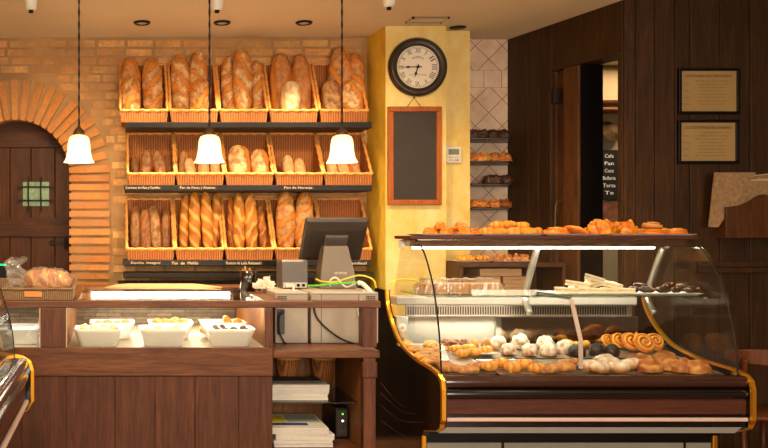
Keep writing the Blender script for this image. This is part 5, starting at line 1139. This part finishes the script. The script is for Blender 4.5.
# niche shelves and dark loaves
NY0, NY1 = 6.14, 6.40
for i, (py, cnt) in enumerate(((137.5, 2), (161, 2), (183.5, 1), (207.5, 2))):
    z = Z(py, NY0); nm = ('top', 'second', 'third', 'lowest')[i]; x0 = 2.422; x1 = 2.80
    t = thing('niche_shelf', '%s thin dark shelf in the tiled niche' % nm, 'shelf', ((x0+x1)/2, NY1, z), 'niche shelves')
    m = MB(); m.prism([(x0, NY1), (x0, NY0), (X(511.5, NY0), NY0), (wl(NY1)-0.003, NY1)], z-0.012, z, 'Z'); m.build('shelf_board', 'black_metal', t, bevel=0.002)
    m = MB(); m.box(x0+0.01, X(509, NY0), NY0-0.003, NY0, z-0.009, z-0.004); m.build('edge_strip', 'chrome', t)
    spec = {0: [(471, 'crust_black', 0), (482, 'crust_black', 0), (492, 'crust_black', 0), (503, 'crust_black', 0)], 1: [(472, 'crust_brown', 0), (483, 'crust_gold', 0), (495, 'crust_brown', 0), (504, 'crust_brown', 0)],
            2: [(488, 'crust_black', 0), (496, 'crust_black', 0), (505, 'crust_black', 0)], 3: [(471, 'crust_brown', 0), (482, 'crust_brown', 0), (494, 'crust_brown', 0), (504, 'crust_dark', 0)]}[i]
    for j, (px, mt, _) in enumerate(spec):
        Y = 6.22 if j % 2 else 6.235
        col = 'dark' if mt in ('crust_dark', 'crust_black') else 'golden brown'
        put(bun(0.05, 0.062 if i != 3 else 0.056, i*10+j, 0.1 if mt != 'crust_dark' else 0, 0.3, 1.0, 3.5), 'round_loaf', mt, (X(px, Y)+(0.012 if j == 0 else 0), Y, z+0.0005), '%s knobbly loaf, %s from the left on the %s niche shelf' % (col, NTH[j], nm), 'bread', 'loaves on the %s niche shelf' % nm)
# low cabinet behind the display case with plates and cartons
t = thing('back_cabinet', 'dark wooden open cabinet behind the display case below the niche', 'cabinet', (2.5, 5.9, 0))
bx0, bx1 = 2.206, 2.885
m = MB(); m.box(bx0, bx1, 5.75, 6.115, 1.205, 1.235); m.build('top', 'door_wood_across', t, bevel=0.003)
m = MB(); m.box(bx0, bx1, 5.76, 6.11, 1.02, 1.045); m.build('shelf_board', 'door_wood_across', t)
for a in (bx0, bx1-0.02): m = MB(); m.box(a, a+0.02, 5.76, 6.11, 0, 1.204); m.build('side', 'door_wood', t)
m = MB(); m.box(bx0+0.02, bx1-0.02, 6.09, 6.11, 0, 1.204); m.build('back', 'door_wood', t)
m = MB(); m.box(bx0+0.02, bx1-0.02, 5.76, 5.78, 0, 1.019); m.build('door', 'door_wood', t)
for i, (a, b) in enumerate(((456, 490), (492, 530))):
    tray(X(a, 5.8), X(b, 5.8), 5.79, 5.99, 1.2355, '%s oval plate of buns on the cabinet behind the case' % ('left', 'right')[i], 'bun_plate', 'plate', group='plates on the back cabinet')
for i, px in enumerate((462, 469, 477, 484, 498, 507, 516, 524)):
    put(croissant(0.032, 0.022, i+200, 0, 1.8) if i < 4 else bun(0.034, 0.045, i+200, 0, .3), 'croissant' if i < 4 else 'bun', 'pastry' if i < 4 else 'pastry_bun', (X(px, 5.88), 5.88, 1.2405), '%s, %s on the %s plate behind the case' % ('golden croissant' if i < 4 else 'brown bun', NTH[i % 4], 'left' if i < 4 else 'right'), 'croissant' if i < 4 else 'bun', 'pastries on the back cabinet', (0, 0, i*0.8))
for i, (a, b, c0, c1) in enumerate(((478, 504, 284, 291), (505, 529, 283.5, 291), (477, 501, 276, 283.5), (503, 528, 275.5, 283), (480, 522, 268, 275))):
    y0 = 5.80; zz_ = (1.0455, 1.0455, 1.0955, 1.0955, 1.1455)[i]
    m = MB(); m.box(X(a, y0), X(b, y0)-0.002, y0, 6.05, zz_, zz_+0.048); t = thing('cardboard_box', 'flat brown cardboard carton under the cabinet top, %s' % ('lower left', 'lower right', 'middle left', 'middle right', 'topmost')[i], 'box', (X((a+b)/2, y0), 5.9, zz_), 'flat cartons in the back cabinet')
    m.build('carton', 'cardboard', t, bevel=0.002); m = MB(); m.box(X(a, y0)+0.01, X(b, y0)-0.012, y0-0.0008, y0, zz_+0.026, zz_+0.0275); m.build('flap_seam', 'ink_brown', t)
# framed notices
YW = 5.30
for i, (a, b, c0, c1, s1, lab) in enumerate(((677, 738, 68.5, 114.5, 'LA PALABRA DEL PANADERO', 'upper framed notice on yellowed paper on the dark wood wall'), (676.5, 737, 120, 164, 'LOS DIEZ REFRANES DEL PANADERO', 'lower framed notice on yellowed paper, above the newspaper rack'))):
    x0, x1, z0, z1 = X(a, YW), X(b, YW), Z(c1, YW), Z(c0, YW)
    t = thing('framed_notice', lab, 'picture frame', ((x0+x1)/2, YW, z0), 'framed notices')
    f_ = 0.017
    for b4 in ((x0, x1, z1-f_, z1), (x0, x1, z0, z0+f_), (x0, x0+f_, z0+f_, z1-f_), (x1-f_, x1, z0+f_, z1-f_)):
        m = MB(); m.box(b4[0], b4[1], YW-0.022, YW-0.001, b4[2], b4[3]); m.build('frame_side', 'black_metal', t, bevel=0.003)
    m = MB(); m.box(x0+f_, x1-f_, YW-0.010, YW-0.002, z0+f_, z1-f_); m.build('paper', 'old_paper', t)
    m = MB(); m.box(x0+f_, x1-f_, YW-0.014, YW-0.0125, z0+f_, z1-f_); m.build('glass', 'thin_glass', t)
    m = MB(); m.add(text(s1, (x1-x0)*0.76, 0.016), T((x0+x1)/2, YW-0.0112, z1-0.045)); m.build('heading', 'ink_black', t)
    m = MB(); r = random.Random(i)
    W2 = ('El pan es vida y alegria', 'A buen hambre no hay pan duro', 'Pan con pan comida de tontos', 'Al pan pan y al vino vino', 'Contigo pan y cebolla', 'Dame pan y dime tonto', 'Quien da pan a perro ajeno', 'Las penas con pan son menos')
    for j in range(8):
        m.add(text(W2[(j+i*3) % 8], (x1-x0)*r.uniform(0.3, 0.56), 0.0085), T((x0+x1)/2+0.02, YW-0.0112, z1-0.075-j*0.0195))
        if j % 2: m.add(text('Pan', 0.035, 0.006), T(x0+0.055, YW-0.0112, z1-0.075-j*0.0195))
    m.build('body_text', 'ink_brown', t)
# newspaper rack
t = thing('newspaper_rack', 'dark wooden wall rack with wavy top edge at the right photo edge', 'newspaper rack', (3.75, 5.25, Z(238, 5.2)))
a0, zb_, zt_ = X(725, 5.2), Z(238, 5.2), Z(207, 5.2)
pl = [(a0, zb_), (a0+0.40, zb_)]; 
for j in range(25): q = 1-j/24; pl.append((a0+0.40*q, zt_+0.062*math.exp(-((q-0.55)/0.22)**2)+0.012*(1-abs(2*q-1))))
m = MB(); m.prism(pl, 5.19, 5.205, 'Y'); m.build('front_board', 'door_wood', t, bevel=0.003)
m = MB(); m.box(a0+0.005, a0+0.395, 5.2055, 5.297, zb_, zb_+0.012); m.build('bottom_board', 'door_wood', t)
for q in (a0+0.003, a0+0.385): m = MB(); m.box(q, q+0.012, 5.2055, 5.297, zb_+0.0125, zb_+0.14); m.build('side_board', 'door_wood', t)
for i, (dy, dz, dx, tl) in enumerate(((5.285, 0.0, 0.0, -.02), (5.27, -0.008, 0.006, -.01), (5.25, -0.03, 0.010, 0.01), (5.225, -0.045, 0.014, 0.04))):
    z1_ = Z(172, 5.2)+dz-0.008; x0_ = X(722, 5.28)+dx; m = MB()
    rings = []
    for j in range(13):
        u_ = j/12; w_ = 0.004*math.sin(u_*9+i)
        rings.append([(x0_+0.36*u_, dy-0.004+w_*0.3, zb_+0.10-(0.05 if i == 9 else 0)), (x0_+0.36*u_, dy+0.004+w_*0.3, zb_+0.10), (x0_+0.36*u_+0.0, dy+0.004+w_*0.3, z1_+w_), (x0_+0.36*u_, dy-0.004+w_*0.3, z1_+w_)])
    m.loft(rings); o = m.build('folded_newspaper', 'news_tan' if i % 2 else 'news_pale', origin=(x0_+0.18, dy, zb_+0.1)); o.rotation_euler = (0, tl, 0)
    tag(o, 'folded newspaper in the wall rack, %s' % ('rearmost', 'second from the wall', 'third from the wall', 'foremost')[i], 'newspaper', 'newspapers in the wall rack')
m = MB(); za = Z(227, 5.18); zc_ = Z(172, 5.18)
m.hexa([(X(713, 5.18), 5.215, za), (X(722, 5.18), 5.210, za), (X(722, 5.18), 5.222, za), (X(713, 5.18), 5.225, za)], [(X(719, 5.18), 5.215, zc_), (X(760, 5.18), 5.210, zc_), (X(760, 5.18), 5.216, zc_), (X(719, 5.18), 5.225, zc_)])
o = m.build('newspaper_fold', 'news_tan', origin=(X(716, 5.18), 5.22, za)); tag(o, 'newspaper page sticking out left of the wall rack front board', 'newspaper', 'newspapers in the wall rack')
# chair and table at the right edge
t = thing('bentwood_chair', 'curved back wooden chair at the right photo edge behind the case', 'chair', (3.42, 4.82, 0))
cx_, cy_ = 3.42, 4.82
for sx, sy in ((-1, -1), (1, -1)): m = MB(); m.tube([(cx_+sx*0.17, cy_+0.17, 0.001), (cx_+sx*0.16, cy_+0.15, 0.45)], [0.013, 0.017], 10); m.build('leg', 'chair_wood', t, smooth=True)
for sx in (-1, 1): m = MB(); m.tube(smooth_pts([(cx_+sx*0.19, cy_-0.22, 0.001), (cx_+sx*0.175, cy_-0.17, 0.44), (cx_+sx*0.19, cy_-0.20, 0.70), (cx_+sx*0.195, cy_-0.215, 0.78)]), 0.015, 10); m.build('leg', 'chair_wood', t, smooth=True)
m = MB(); m.lathe([(0.001, 0), (0.19, 0), (0.21, 0.015), (0.20, 0.03), (0.001, 0.026)], (cx_, cy_, 0.45), 32); m.build('seat', 'chair_wood', t, smooth=True)
m = MB(); m.tube([(cx_+0.15*math.cos(2*PI*j/40), cy_+0.15*math.sin(2*PI*j/40), 0.22) for j in range(40)], 0.009, 8, closed=True); m.build('stretcher', 'chair_wood', t, smooth=True)
m = MB(); rings = []
for j in range(21):
    q = -1.15+2.3*j/20; c2 = Vector((cx_+0.25*math.sin(q), cy_-0.02-0.23*math.cos(q), 0.79)); o2 = Vector((math.sin(q), -math.cos(q), 0)); hh = 0.042*(1-0.5*abs(q/1.15)**3)
    rings.append([c2+o2*-0.011+Vector((0, 0, -hh)), c2+o2*0.011+Vector((0, 0, -hh)), c2+o2*0.013+Vector((0, 0, hh)), c2+o2*-0.009+Vector((0, 0, hh))])
m.loft(rings); m.build('backrest', 'chair_wood', t, bevel=0.005)
